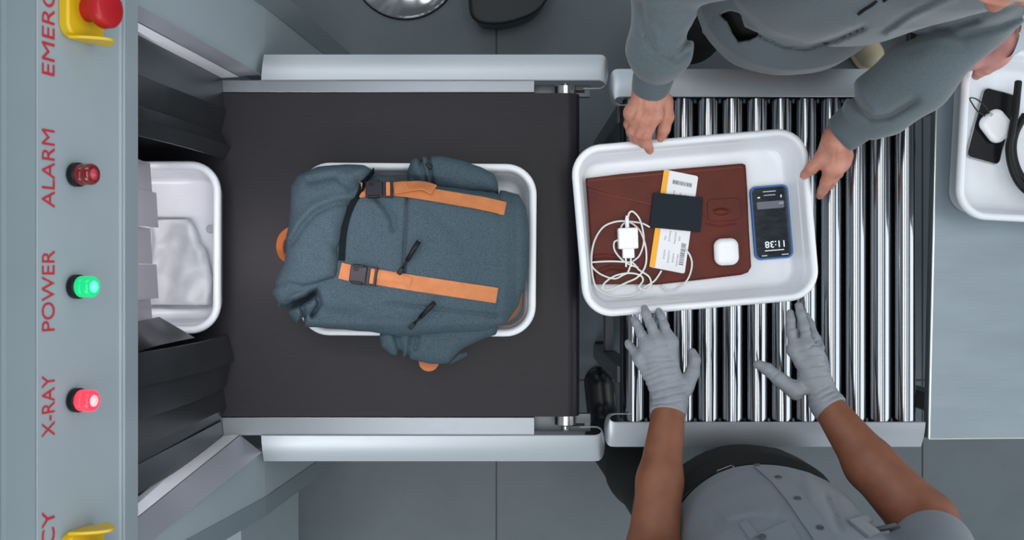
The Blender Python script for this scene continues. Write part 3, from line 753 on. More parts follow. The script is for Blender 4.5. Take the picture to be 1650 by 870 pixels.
# earbud cases
def earbuds(px, py, w, h, ang, z, label, th=.0212):
    c = P(px, py, z+th); t = thing('earbud_case', label, 'earbuds', (c[0],c[1],z))
    s = (CAMZ-z-th)/F; w *= s; h *= s
    n = 2.0
    def fn(X, Y, Z):
        a = math.radians(ang); x = (X-c[0])*math.cos(a)+(Y-c[1])*math.sin(a); y = -(X-c[0])*math.sin(a)+(Y-c[1])*math.cos(a)
        r = min(w,h)*.33; qx, qy = np.abs(x)-w/2+r, np.abs(y)-h/2+r
        d2 = np.minimum(np.maximum(qx,qy),0)+np.sqrt(np.maximum(qx,0)**2+np.maximum(qy,0)**2)-r
        f = extr(d2, Z, z+.0006, z+th, th*.46)
        return f+.0005*np.exp(-((y-h*.17)/.0007)**2)
    part('case', sdf(((c[0]-.04,c[1]-.04,z-.004),(c[0]+.04,c[1]+.04,z+th+.004)), .0012, fn), M['white'], t, True)
    return t
earbuds(1172, 405.5, 40, 44, 3, zf-.0002, 'white earbud case on the lower right of the brown leather sleeve')
# phone with blue case
def phone(px, py, w, h, ang, z, label, case, name='phone', th=.010):
    c = P(px, py, z+th); t = thing(name, label, 'phone', (c[0],c[1],z)); s = (CAMZ-z-th)/F; w *= s; h *= s
    a = math.radians(ang); mt = frame((c[0],c[1],z), [math.cos(a),math.sin(a),0], [-math.sin(a),math.cos(a),0], [0,0,1])
    r = w*.17
    part('case', xf(loft([ring3(rrect(w-.004,h-.004,r*.9),0.0005), ring3(rrect(w,h,r),.003), ring3(rrect(w,h,r),th-.0015), ring3(rrect(w-.002,h-.002,r*.95),th), ring3(rrect(w-.0062,h-.0062,r*.86),th), ring3(rrect(w-.0085,h-.0085,r*.82),th-.001)]), mt), case, t, True, None, .6)
    return t, mt, w, h
ph, mt, w, h = phone(1243.5, 358, 62, 119, 4.5, TB, 'phone in a blue case showing 11:38 on its screen in the tilted tray', M['case_blue'])
th = .0102
part('screen', xf(loft([ring3(rrect(w-.0080,h-.0080,.0095),th-.0016), ring3(rrect(w-.0080,h-.0080,.0095),th-.0004)]), mt), M['screen'], ph)
def on_screen(vf): return xf(vf, mt)
def scr(x0,x1,y0,y1,r=.001): return loft([ring3([(a+(x0+x1)/2,b+(y0+y1)/2) for a,b in rrect(x1-x0,y1-y0,r,4)], th-.0004), ring3([(a+(x0+x1)/2,b+(y0+y1)/2) for a,b in rrect(x1-x0,y1-y0,r,4)], th-.0002)])
part('notification', on_screen(scr(-w*.35,w*.36,h*.185,h*.285,.003)), M['screen_card'], ph)
def flip(vf, x0, x1, y0, y1):                    # the phone lies with its top towards the lower edge of the frame
    v, f = fit(vf, -x1, -x0, -y1, -y0, 0); v = v*np.array([-1,-1,1]); v[:,2] = th-.0001; return v, f
part('clock_digits', on_screen(flip(text_mesh('11:38', 1, .01), -w*.22, w*.29, -h*.345, -h*.255)), M['screen_text'], ph)
sm = [scr(-w*.17,w*.17,h*.415,h*.422,.0004), scr(-w*.32,-w*.25,h*.335,h*.352,.001), scr(w*.28,w*.31,h*.325,h*.365,.0006), scr(w*.22,w*.35,h*.235,h*.265,.002)]
for k in range(9): sm.append(scr(-w*.15+k*w*.034,-w*.125+k*w*.034,h*.365,h*.373,.0002))
for k in range(12): sm.append(scr(-w*.23+k*w*.042,-w*.20+k*w*.042,-h*.388,-h*.373,.0002))
for k in range(5): sm.append(scr(w*.20+k*w*.036,w*.225+k*w*.036,-h*.452,-h*.440,.0002)); 
for k in range(4): sm.append(scr(-w*.32+k*w*.036,-w*.295+k*w*.036,-h*.452,-h*.440,.0002))
part('screen_marks', on_screen(merge(*sm)), M['screen_text'], ph)
# charger with its cable
ch = thing('charger', 'white charger with coiled white cable on the brown leather sleeve', 'charger', tuple(P(1012,384,ZS)))
a = math.radians(2); c = P(1012, 384, ZS+.02); s = (CAMZ-ZS-.02)/F
fm = frame((c[0],c[1],ZS), [math.cos(a),math.sin(a),0], [-math.sin(a),math.cos(a),0], [0,0,1])
ad = part('adapter', xf(merge(box(-16*s,16*s,-17*s,17*s,.0005,.026,.003), box(-9.5*s,9.5*s,-32*s,-16*s,.003,.022,.002)), fm), M['white'], ch)
part('prong', xf(merge(*[tube([(x*s,-31*s,.012),(x*s,-46*s,.012)], [.0019,.0017], 8) for x in (-4,4)]), fm), M['white'], ad)
part('plug', xf(tube([(0,16*s,.013),(0,31*s,.013),(0,37*s,.013)], [.0042,.0042,.0022], 10), fm), M['white'], ch, True, None, .6)
cp = [(1012,350,.0142),(1014,343,.016),(1020,341,.014),(1030,352,.010),(1036,372,.008),(1037,392,.0055),(1030,412,.005),(1018,423,.005),(1012,438,.005),(1004,443,.004),(990,449,.004),(970,443,.003),(957,433,.003),(953,424,.003),(962,422,.004),(985,421,.005),(1005,422,.006),(1020,424,.007),
      (1030,435,.005),(1045,445,.005),(1049,456,.004),(1046,464,.003),(1038,468,.003),(1030,462,.004),(1036,452,.005),(1032,444,.006),(1015,440,.006),(992,444,.005),(975,455,.003),(971,464,.003),(976,468,.003),(990,464,.004),(1010,455,.005),(1028,446,.006),(1040,428,.006),(1041,402,.006),(1035,380,.005),(1028,368,.004),(1014,358,.004),(1003,362,.004),(999,374,.004)]
cb = spline([P(a,b,ZS+.0018+z*.9) for a,b,z in cp], 6)
part('cable', tube(cb, .0019, 8), M['cable'], ch, True)
cp2 = [(1047,366,.003),(1035,360,.003),(1015,357,.005),(993,357,.005),(972,366,.003),(958,388,.003),(953,415,.003),(955,445,.002),(962,464,.001),(978,474,-.004),(1003,478,-.008),(1025,474,-.004),(1040,462,.0),(1055,452,.003),(1066,436,.004)]
part('cable', tube(spline([P(a,b,ZS+.0025+z) for a,b,z in cp2], 6), .0019, 8), M['cable'], ch, True)
cp3 = [(1105,402,.002),(1112,412,.002),(1115,426,.002),(1111,444,.001),(1103,456,-.002),(1088,467,-.010),(1074,467,-.011),(1066,460,-.004)]
part('cable', tube(spline([P(a,b,ZS+.0022+z) for a,b,z in cp3], 6), .0019, 8), M['cable'], ch, True)
cp4 = [(999,374,.003),(996,390,.003),(1003,405,.004),(1013,416,.005),(1022,424,.006)]
part('cable', tube(spline([P(a,b,ZS+.0025+z) for a,b,z in [(999,386,.003),(990,390,.003),(990,402,.003),(998,414,.004),(1010,424,.0065),(1028,431,.007)]], 6), .0019, 8), M['cable'], ch, True)

# ================================================================== RIGHT TRAY CONTENTS
p2, mt2, w, h = phone(1598, 203, 56, 117, -15, TB, 'black phone with silver edge in the tray on the steel table', M['silver'], th=.009)
part('back_glass', xf(loft([ring3(rrect(w-.004,h-.004,.0095),.0078), ring3(rrect(w-.004,h-.004,.0095),.0094), ring3(rrect(w-.0055,h-.0055,.009),.0099)]), mt2), M['phone_black'], p2, True, None, .5)
part('side_key', xf(box(-w/2-.0008,-w/2+.0008,-.022,-.010,.003,.006,.0005), mt2), M['silver'], p2)
eb = earbuds(1609, 202, 44, 50, 38, TB+.0101, 'white earbud case with a dark ring on top of the black phone')
part('loop_ring', tube(spline([P(1594,183,.838),P(1588,172,.835),P(1574,160,.83),P(1563,158,.828),P(1566,166,.828),P(1576,180,.832),P(1588,187,.836)], 6), .0014, 8), M['black_metal'], eb, True, 'dark metal key ring loop')
part('ring_lug', xf(box(-.005,.005,-.004,.004,-.003,.003,.001), frame(P(1595,185,.834), [.8,-.6,0], [.6,.8,0], [0,0,1])), M['silver'], eb)
hb = [(1641,130,.846),(1639,150,.846),(1636,180,.846),(1630,215,.845),(1626,240,.844),(1631,272,.844),(1646,300,.844),(1672,318,.842),(1705,318,.842),(1730,300,.842),(1742,265,.842),(1738,225,.842)]
pth = spline([P(a,b,z) for a,b,z in hb], 6)
hp = thing('belt', 'black curved band beside the black phone in the tray on the steel table', 'belt', tuple(P(1680,230,TB)))
part('band', tube(pth, [.0055]+[.0072]*(len(pth)-2)+[.0055], 12), M['black'], hp, True)
part('band', tube(spline([P(1652,185,.829),P(1637,212,.828),P(1632,240,.828),P(1638,270,.828),P(1652,292,.828),P(1676,306,.828)], 6), .0075, 12), M['black'], hp, True)

# ================================================================== FAR FLOOR OBJECTS
sx, sy = -.30, .857
sp = thing('queue_post', 'polished chrome queue post base on the dark floor', 'queue post', (sx,sy,0))
part('base', lathe([(.150,0),(.152,.004),(.150,.010),(.145,.014),(.125,.022),(.09,.034),(.05,.046),(.03,.052),(0,.053)], 48, (sx,sy,0)), M['polished'], sp, True)
part('base_ring', lathe([(.1535,.0),(.1545,.003),(.153,.007),(.146,.007),(.146,0)], 48, (sx,sy,0)), M['black'], sp, True)
part('pole', lathe([(.025,.05),(.025,.95),(.032,.955),(.032,1.0),(.02,1.005),(0,1.005)], 24, (sx,sy,0)), M['chrome'], sp, True, None, .6)
bn = thing('waste_bin', 'black rounded bin beside the chrome queue post', 'bin', tuple(P(815,-40,0)))
ol = roundpoly(P2([(748,-100),(757,36),(812,40),(872,18),(896,-30),(880,-100)], .12), .05, 8)
oc = np.mean(ol, 0)
def sc(k, z): return [(oc[0]+(p[0]-oc[0])*k, oc[1]+(p[1]-oc[1])*k, z) for p in ol]
part('body', loft([sc(.86,0), sc(.90,.01), sc(.975,.115), sc(.94,.115), sc(.93,.10)]), M['black_metal'], bn, True, None, .6)
part('rim', loft([sc(.97,.106), sc(1,.108), sc(1,.118), sc(.985,.122), sc(.945,.122), sc(.94,.106)], cap0=False, cap1=False), M['black'], bn, True)

# ================================================================== PEOPLE
def J(*a): return [P(x, y, z) for x, y, z in a]
def hand_fn(wrist, wr, arm, armr, fingers, fr, thumb, tr, palm_r=.0145, grow=0.0):
    """wrist, finger chains (MCP..tip), thumb chain; arm = point further up the forearm"""
    def fn(X, Y, Z):
        pal = cap(X, Y, Z, arm, wrist, armr, wr)
        mc = [f[0] for f in fingers]
        side = None
        # the carpus is an oval, wider than thick
        ax = (mc[0]-mc[-1])/np.linalg.norm(mc[0]-mc[-1])
        cw = wr*.42
        pal = smin(pal, cap(X, Y, Z, wrist-ax*cw, wrist+ax*cw, wr*.72, wr*.72), .016)
        for i, m_ in enumerate(mc):
            w0 = wrist+ax*cw*(1-2*i/(len(mc)-1))*.8
            pal = smin(pal, cap(X, Y, Z, w0, m_, palm_r*1.05, palm_r*(.98 if i < 3 else .88)), .014)
            if i < 3: pal = smin(pal, cap(X, Y, Z, m_, mc[i+1], palm_r*.92, palm_r*.86), .010)
        pal = smin(pal, cap(X, Y, Z, wrist*.55+mc[0]*.45-[0,0,.006], thumb[0], palm_r, palm_r*.95), .016)
        fs = None
        for f, r in zip(fingers, fr):
            c = chain(X, Y, Z, f, r, .0035)
            fs = c if fs is None else smin(fs, c, .0012)
        out = smin(pal, fs, .009)
        out = smin(out, chain(X, Y, Z, thumb, tr, .005), .008)
        return out-grow
    allp = np.array([wrist, arm]+[p for f in fingers for p in f]+list(thumb))
    m = max(armr, .026)+.008
    return fn, (tuple(allp.min(0)-m), tuple(allp.max(0)+m))
def nail(tip, prev, up, r, parent):
    d = (tip-prev)/np.linalg.norm(tip-prev); up = np.array(up, float); n = up-d*np.dot(up, d); n /= np.linalg.norm(n); s = np.cross(n, d)
    c = tip+d*r*.25+n*r*.80
    rings = []
    for k in range(5):
        t = k/4; hw = r*(.55+.25*math.sin(PI*(.2+.6*t)))
        rings.append([c+d*r*(-.9+1.5*t)+s*hw*x-n*r*.34*x*x+n*(z-.0) for x, z in ((-1,-.0007),(-.5,.0002),(0,.0004),(.5,.0002),(1,-.0007),(.5,-.0014),(-.5,-.0014))])
    part('nail', loft(rings), M['nail'], parent, True)
def head_fn(c, yaw, pitch, roll, s=1.0):
    R = Matrix.Rotation(yaw,3,'Z') @ Matrix.Rotation(roll,3,'Y') @ Matrix.Rotation(pitch,3,'X')
    Ri = np.array(R.inverted())
    def loc(X, Y, Z):
        x, y, z = X-c[0], Y-c[1], Z-c[2]
        return [Ri[i,0]*x+Ri[i,1]*y+Ri[i,2]*z for i in range(3)]
    def fn(X, Y, Z):                                   # face looks along -y
        x, y, z = loc(X, Y, Z)
        d = ell(x, y, z, (0,.012,.035), (.076,.096,.088))
        d = smin(d, ell(x, y, z, (0,-.022,-.035), (.060,.066,.078)), .03)
        d = smin(d, ell(x, y, z, (0,-.062,-.096), (.026,.022,.018)), .03)
        d = smin(d, cap(x, y, z, (0,-.082,.018), (0,-.103,-.022), .009, .0125), .012)
        for q in (-1, 1):
            d = smin(d, cap(x, y, z, (q*.012,-.092,-.026), (q*.014,-.086,-.028), .008, .006), .006)
            d = smin(d, ell(x, y, z, (q*.078,.012,-.005), (.010,.020,.032)), .008)
            d = smax(d, -ell(x, y, z, (q*.031,-.094,.012), (.017,.014,.011)), .012)
            d = smin(d, ell(x, y, z, (q*.031,-.078,.010), (.0125,.0115,.0115)), .004)
            d = smin(d, cap(x, y, z, (q*.014,-.090,.030), (q*.046,-.080,.032), .007, .006), .012)
        d = smin(d, cap(x, y, z, (-.020,-.083,-.058), (.020,-.083,-.058), .008, .008), .010)
        d = d+.004*np.exp(-((z+.0575)/.0022)**2)*(np.abs(x) < .024)*(y < -.05)
        return d
    return fn, loc, R
def boundsof(pts, m):
    p = np.array(pts); return (tuple(p.min(0)-m), tuple(p.max(0)+m))
def shoe(name, toe, heel, m, parent):
    toe, heel = np.array(toe, float), np.array(heel, float)
    def fn(X, Y, Z):
        d = cap(X, Y, Z, heel+[0,0,.036], toe+[0,0,.030], .036, .036)
        d = smin(d, cap(X, Y, Z, heel+[0,0,.06], heel*.75+toe*.25+[0,0,.075], .038, .036), .03)
        d = smax(d, .002-Z, .004)
        return smin(d, smax(cap(X, Y, Z, heel+[0,0,.01], toe+[0,0,.01], .041, .043), np.maximum(Z-.018, .0015-Z), .002), .002)
    b = boundsof([toe, heel, heel+[0,0,.1]], .06)
    return part(name, sdf(((b[0][0],b[0][1],-.005),b[1]), .005, fn), m, parent, True)

# ------------------------------------------------ the traveller in the grey hoodie
tv = thing('person', 'person in a grey hoodie leaning over the rollers and holding the tilted tray', 'person', (.57, .55, 0))
# right hand (left in the picture)
wR = P(1049,142,.968)
fR = [J((1056,184,.962),(1041,217,.950),(1042,231,.932),(1046.5,241,.912)),
      J((1042,187,.966),(1031,215,.945),(1031,226,.918),(1036,232,.898)),
      J((1029,186,.962),(1020,210,.938),(1022,222,.910),(1027,228,.886)),
      J((1018,181,.954),(1013,200,.928),(1016,213,.902),(1022,220,.880))]
rrR = [[.0125,.0112,.0102,.0085],[.0128,.0112,.0100,.0085],[.0122,.0106,.0095,.008],[.0112,.0095,.0085,.0072]]
thR = J((1071,165,.950),(1075,188,.944),(1070,208,.934),(1065,221,.918)); thrR = [.0155,.0130,.0115,.0090]
fnR, bR = hand_fn(wR, .029, P(1054,112,.994), .027, fR, rrR, thR, thrR)
def knuck(X, Y, Z, f):
    U, V = UV(X, Y, Z)
    g = groove(U, V, [(1047,182),(1036,200)], .0022, 3)+groove(U, V, [(1034,184),(1026,200)], .0022, 3)+groove(U, V, [(1023,180),(1017,192)], .0020, 3)
    g += groove(U, V, [(1046,150),(1054,180)], -.0018, 2.5)+groove(U, V, [(1040,150),(1041,182)], -.0018, 2.5)+groove(U, V, [(1032,152),(1028,182)], -.001, 2.5)
    g += groove(U, V, [(1036,214),(1045,219)], .0008, 1.5)+groove(U, V, [(1036,221),(1046,224)], .0006, 1.5)
    return f+g
vR = sdf(bR, .0021, lambda X,Y,Z: knuck(X,Y,Z,fnR(X,Y,Z)))
# left hand (right in the picture)
wL = P(1352,222,.970)
fL = [J((1339,268,.944),(1331,293,.918),(1326,306,.892),(1321,315,.868)),
      J((1348,268,.938),(1341,289,.905),(1336,298,.878),(1327,303,.858)),
      J((1356,261,.932),(1350,279,.896),(1344,286,.870),(1334,290,.852)),
      J((1361,250,.926),(1356,266,.892),(1351,273,.870),(1342,277,.854))]
rrL = [[.0125,.0112,.0100,.0080],[.0125,.0110,.0098,.008],[.0120,.0105,.0092,.008],[.0110,.0094,.0085,.007]]
thL = J((1335,238,.952),(1324,254,.942),(1308,271,.927),(1297,281,.910)); thrL = [.0160,.0135,.0118,.0092]
fnL, bL = hand_fn(wL, .029, P(1375,201,.986), .026, fL, rrL, thL, thrL)
def knuckL(X, Y, Z, f):
    U, V = UV(X, Y, Z)
    return f+groove(U, V, [(1342,240),(1340,265)], -.001, 2.5)+groove(U, V, [(1352,238),(1349,264)], -.001, 2.5)+groove(U, V, [(1306,266),(1314,274)], .0007, 1.5)+groove(U, V, [(1344,262),(1338,284)], .0, 3)
vL = sdf(bL, .0021, lambda X,Y,Z: knuckL(X,Y,Z,fnL(X,Y,Z)))
hc = np.array([.652,.447,1.555]); hfn, hloc, hR = head_fn(hc, .10, .45, .0)
elR, shR = np.array([.268,.505,1.150]), np.array([.475,.525,1.350])
elL, shL = np.array([.800,.447,1.105]), np.array([.815,.500,1.345])
def tbody(X, Y, Z):
    d = rings_sdf(X, Y, Z, [(.80,.53,.545,.14,.10),(.95,.535,.555,.13,.09),(1.1,.565,.54,.14,.095),(1.25,.60,.52,.165,.105),(1.36,.645,.505,.14,.085),(1.42,.672,.495,.07,.065)])
    d = smin(d, cap(X, Y, Z, (.665,.495,1.38), (.658,.475,1.50), .060, .056), .05)
    d = smin(d, hfn(X, Y, Z), .02)
    for a, b, c in ((shR,elR,P(1055,105,1.005)),(shL,elL,P(1380,197,.990))):
        d = smin(d, cap(X, Y, Z, (.645,.505,1.35), a, .07, .055), .04)
        d = smin(d, chain(X, Y, Z, [a,b,c], [.046,.040,.027], .02), .02)
    return d
vB = sdf(((.20,.22,.80),(.93,.68,1.72)), .0062, tbody)
def legs(hips, knees, ankles):
    return [sdf(boundsof([h_, k_, a_], .10), .012, lambda X,Y,Z: chain(X,Y,Z,[h_,k_,a_],[.075,.052,.036],.02)) for h_, k_, a_ in zip(hips,knees,ankles)]
tb = part('body', merge(vB, vR, vL), M['skin'], tv, True)
nail(thR[3], thR[2], (.2,-.3,1), .0088, tb); nail(thL[3], thL[2], (.1,-.2,1), .0092, tb); nail(fR[0][3], fR[0][2], (.0,-.5,1), .0085, tb)
def hair_fn(X, Y, Z):
    x, y, z = hloc(X, Y, Z)
    d = ell(x, y, z, (0,.018,.045), (.084,.103,.094))
    return smax(d, -(y+.012+.5*z*0+ (z-.06)*.55), .02) if False else smax(smax(d, -(z+.02+y*.55), .02), -(y+.108), .02)
part('hair', sdf(boundsof([hc], .16), .006, hair_fn), M['hair_sandy'], tv, True)
# hoodie
def hoodie_fn(X, Y, Z):
    U, V = UV(X, Y, Z)
    low = rings_sdf(X, Y, Z, [(.842,.540,.560,.174,.158),(.87,.540,.558,.184,.175),(.93,.540,.555,.186,.172),(1.0,.545,.55,.176,.145),(1.06,.55,.545,.165,.125)], 2.2)
    low += groove(U, V, [(1128,58),(1140,44),(1150,26)], -.003, 2.5)
    up = rings_sdf(X, Y, Z, [(.985,.555,.545,.155,.118),(1.02,.560,.545,.175,.142),(1.1,.572,.54,.188,.148),(1.25,.615,.525,.200,.140),(1.35,.645,.51,.185,.115),(1.43,.68,.50,.085,.085)], 2.2)
    up = up+.004*wob(X, Y, Z, 26, 51)
    tor = smin(low, up, .003)
    tor = tor+.085*np.clip(.4-poly2(U, V, [(1160,24),(1176,18),(1192,22),(1199,44),(1224,55),(1208,64),(1190,67),(1181,54),(1172,34)])/3, 0, 1)
    def sleeve(pts, rs): return chain(X, Y, Z, pts, rs, .03)
    a1, a2 = P(1062,86,1.025), P(1058,108,1.000)
    sr = sleeve([shR, elR, a1, a2], [.080,.064,.053,.030])
    sr = smin(sr, cap(X, Y, Z, P(1048,90,1.015), P(1080,92,1.012), .034, .032), .012)
    b0, b1, b2 = P(1475,124,1.062), P(1418,168,1.020), P(1396,186,1.003)
    sl = sleeve([shL, elL+[0,0,.0], b0, b1, b2], [.082,.066,.061,.056,.040])
    sl = smin(sl, cap(X, Y, Z, P(1398,158,1.03), P(1436,194,1.010), .030, .026), .008)
    sh = smin(cap(X, Y, Z, (.645,.51,1.345), shR, .09, .078), cap(X, Y, Z, (.645,.51,1.345), shL, .09, .080), .03)
    sr = sr+groove(U, V, [(1033,5),(1040,50),(1052,78),(1082,92)], .009, 6)+groove(U, V, [(1096,78),(1112,56),(1124,38)], .012, 7)+groove(U, V, [(1060,42),(1090,62),(1110,50)], .004, 7)+groove(U, V, [(1028,85),(1036,62),(1044,46)], -.003, 3)+groove(U, V, [(1050,15),(1090,10),(1130,16)], .003, 7)
    sr = sr+groove(U, V, [(1055,70),(1070,92),(1085,104)], -.005, 8)+groove(U, V, [(1090,98),(1108,84)], .006, 4)
    sl = sl+groove(U, V, [(1370,146),(1382,170),(1404,189),(1432,187),(1474,162)], .016, 7)+groove(U, V, [(1390,140),(1396,160),(1410,180)], -.004, 9)
    sl = sl+groove(U, V, [(1432,62),(1470,60),(1530,44),(1575,30)], .018, 7)+groove(U, V, [(1505,44),(1550,56),(1610,40),(1650,22)], .012, 9)
    sl = sl+groove(U, V, [(1470,80),(1500,66),(1550,74)], .003, 10)
    d = smin(tor, sh, .05); d = smin(d, sr, .012); d = smin(d, sl, .012)
    d = d+groove(U, V, [(1432,54),(1470,28),(1540,-5)], -.004, 5)+groove(U, V, [(1424,50),(1464,22),(1530,-12)], .006, 4)+groove(U, V, [(1225,57),(1262,74),(1300,78),(1350,62),(1392,44)], .011, 4.2)
    d = d+.0015*wob(X, Y, Z, 60, 61)
    # open below, hollow neck
    return smax(d, -cap(X, Y, Z, (.676,.498,1.40), (.715,.46,1.56), .060, .080), .01)
ho = part('hoodie', sdf(((.175,.17,.825),(.925,.74,1.47)), .0042, hoodie_fn), M['hoodie'], tv, True)
part('undershirt', sdf(((.34,.36,.84),(.80,.70,1.36)), .01, lambda X,Y,Z: rings_sdf(X, Y, Z, [(.87,.540,.558,.160,.138),(1.0,.545,.55,.158,.128),(1.1,.572,.54,.166,.126),(1.25,.615,.525,.178,.118),(1.33,.64,.51,.165,.095)], 2.2)), M['trouser'], tv, True)
def hood_fn(X, Y, Z):
    d = None
    for k in range(9):
        a = -2.2+4.4*k/8; p = np.array([.685+.085*math.sin(a), .52+.075*math.cos(a), 1.40+.022*math.cos(a)])
        if k: c_ = cap(X, Y, Z, q_, p, .030+.014*math.cos(a-.3), .030+.014*math.cos(a)); d = c_ if d is None else smin(d, c_, .02)
        q_ = p
    return d
part('hood', sdf(((.53,.36,1.30),(.85,.68,1.52)), .006, hood_fn), M['hoodie'], ho, True)
def cuff(a, b, r0, r1, mt_, par):
    a, b = np.array(a), np.array(b); d = b-a
    return part('cuff', tube([a, a+d*.15, a+d*.5, a+d*.85, b, b-d*.02, b-d*.25], [r0*.86,r0,(r0+r1)/2*1.03,r1*1.02,r1*.97,r1*.86,r1*.8], 28), mt_, par, True)
cuff(P(1058,104,1.004), P(1047,146,.964), .0385, .0355, M['rib'], ho); cuff(P(1404,178,1.006), P(1353,219,.972), .0405, .0370, M['rib'], ho)
def hem_fn(X, Y, Z): 
    return np.abs(rings_sdf(X, Y, Z, [(.80,.540,.560,.170,.142),(.92,.540,.558,.184,.162)], 2.2))
TH_ = tree(ho)
def cord(pts, lift, r): return tube([hit(TH_, a, b, lift)[0] for a, b in pts], r, 8)
part('drawstring', cord(spline([(1384,21),(1393,14),(1403,8),(1412,1)],4), .002, .0026), M['black'], ho, True)
part('drawstring', cord(spline([(1424,0),(1432,-6),(1440,-12)],4), .002, .0026), M['black'], ho, True)
part('collar', tube([np.array([.668+.062*math.sin(a), .490+.058*math.cos(a), 1.425-.020*math.cos(a)+.004]) for a in np.linspace(0, 2*PI, 29)[:-1]], .013, 10, True), M['cream'], tv, True, 'cream shirt collar')
def trousers(rings, hips, knees, ankles, m, parent, h=.010):
    def fn(X, Y, Z):
        d = rings_sdf(X, Y, Z, rings, 2.3)
        for a, b, c in zip(hips, knees, ankles): d = smin(d, chain(X, Y, Z, [a,b,c], [.098,.076,.058], .03), .03)
        return d+.003*wob(X, Y, Z, 30, 71)
    pts = list(hips)+list(knees)+list(ankles)+[np.array([r[1]+r[3],r[2]+r[4],r[0]]) for r in rings]+[np.array([r[1]-r[3],r[2]-r[4],r[0]]) for r in rings]
    b = boundsof(pts, .11); zmin = min(a[2] for a in ankles)-.03
    def fn2(X, Y, Z): return smax(fn(X,Y,Z), zmin-Z, .004)
    return part('trousers', sdf(((b[0][0],b[0][1],zmin-.02),(b[1][0],b[1][1],rings[-1][0]+.02)), h, fn2), m, parent, True)
hp_, kn_, an_ = [np.array([.44,.58,.85]),np.array([.64,.58,.85])], [np.array([.42,.57,.47]),np.array([.74,.60,.47])], [np.array([.40,.64,.09]),np.array([.93,.66,.09])]
trousers([(.80,.54,.575,.17,.12),(.90,.54,.575,.16,.115),(.97,.545,.57,.15,.11)], hp_, kn_, an_, M['trouser'], tv)
shoe('shoe', (.37,.53,0), (.40,.68,0), M['sneaker'], tv); shoe('shoe', (1.0,.60,0), (.93,.70,0), M['sneaker'], tv)

# ------------------------------------------------ the officer in the grey shirt
of = thing('person', 'person in a grey short-sleeved uniform shirt and grey gloves pushing the tilted tray', 'person', (.46, -.52, 0))
wl = P(1079,650,.945)
fl_ = [J((1080,552,.928),(1071,527,.922),(1065,510,.914),(1061.5,502,.908)),
       J((1061,553,.932),(1049,525,.926),(1041,506,.918),(1038.5,497,.910)),
       J((1045,560,.928),(1033,537,.922),(1025,521,.914),(1021.5,515,.908)),
       J((1033,578,.918),(1021,565,.908),(1014,556,.902),(1011.5,552,.898))]
rl_ = [[.0112,.0098,.0086,.0072],[.0118,.0100,.0088,.0074],[.0112,.0098,.0086,.0072],[.0100,.0086,.0076,.0066]]
tl_ = J((1104,624,.935),(1116,600,.925),(1119,580,.916),(1115.5,568,.910)); trl_ = [.0160,.0135,.0112,.0088]
el_ = np.array(P(1052,893,1.10)); sl_ = np.array([.275,-.565,1.365])
wr_ = P(1333,652,.945)
fr_ = [J((1281,564,.930),(1275.5,535,.924),(1274,515,.918),(1273.5,504,.912)),
       J((1300,560,.934),(1296,527,.926),(1290,505,.918),(1287,493,.912)),
       J((1313,568,.928),(1311,541,.914),(1305,522,.904),(1300,510,.898)),
       J((1321,584,.918),(1321,561,.902),(1316,545,.892),(1311,536,.888))]
rr_ = [[.0112,.0098,.0088,.0074],[.0118,.0102,.0090,.0076],[.0112,.0098,.0086,.0072],[.0100,.0086,.0076,.0066]]
tr_ = J((1282,630,.936),(1256,611,.926),(1237,595,.918),(1222,587,.912)); trr_ = [.0165,.0140,.0118,.0092]
er_ = np.array(P(1490,842,1.10)); sr_ = np.array([.665,-.545,1.360])
ohc = np.array([.475,-.50,1.555]); ohfn, ohloc, _ = head_fn(ohc, PI-.1, .55, 0)
def oarm(X, Y, Z, sh, el, w, m1, k=0): return chain(X, Y, Z, [sh, el, m1, w], [.056,.0475+.008*k,.0405+.0055*k,.0295], .016)
ml = P(1063,775,1.025); mr = P(1403,749,1.022)
vAl = sdf(boundsof([el_, sl_, wl, ml], .07), .0045, lambda X,Y,Z: oarm(X,Y,Z,sl_,el_,wl,ml))
vAr = sdf(boundsof([er_, sr_, wr_, mr], .07), .0045, lambda X,Y,Z: oarm(X,Y,Z,sr_,er_,wr_,mr,1)+.001*wob(X,Y,Z,40,3))
h1, b1_ = hand_fn(wl, .027, wl*.8+ml*.2, .028, fl_, [[r-.0028 for r in q] for q in rl_], tl_, [r-.0028 for r in trl_], .0110, -.0025)
h2, b2_ = hand_fn(wr_, .027, wr_*.8+mr*.2, .028, fr_, [[r-.0028 for r in q] for q in rr_], tr_, [r-.0028 for r in trr_], .0110, -.0025)
def obody(X, Y, Z):
    d = rings_sdf(X, Y, Z, [(.80,.46,-.53,.14,.10),(1.0,.465,-.53,.14,.11),(1.2,.47,-.545,.155,.105),(1.34,.47,-.555,.15,.09),(1.42,.472,-.56,.07,.065)])
    d = smin(d, cap(X, Y, Z, (.472,-.56,1.38), (.475,-.525,1.50), .062, .058), .05)
    return smin(d, ohfn(X, Y, Z), .02)
ob = part('body', merge(sdf(((.27,-.72,.78),(.67,-.36,1.72)), .0065, obody), vAl, vAr, sdf(b1_, .003, h1), sdf(b2_, .003, h2)), M['skin_dark'], of, True)
def ohair(X, Y, Z):
    x, y, z = ohloc(X, Y, Z)
    return smax(smax(ell(x, y, z, (0,.016,.042), (.081,.100,.092)), -(z+.02+y*.55), .02), -(y+.072), .02)
part('hair', sdf(boundsof([ohc], .15), .006, ohair), M['hair_black'], of, True)
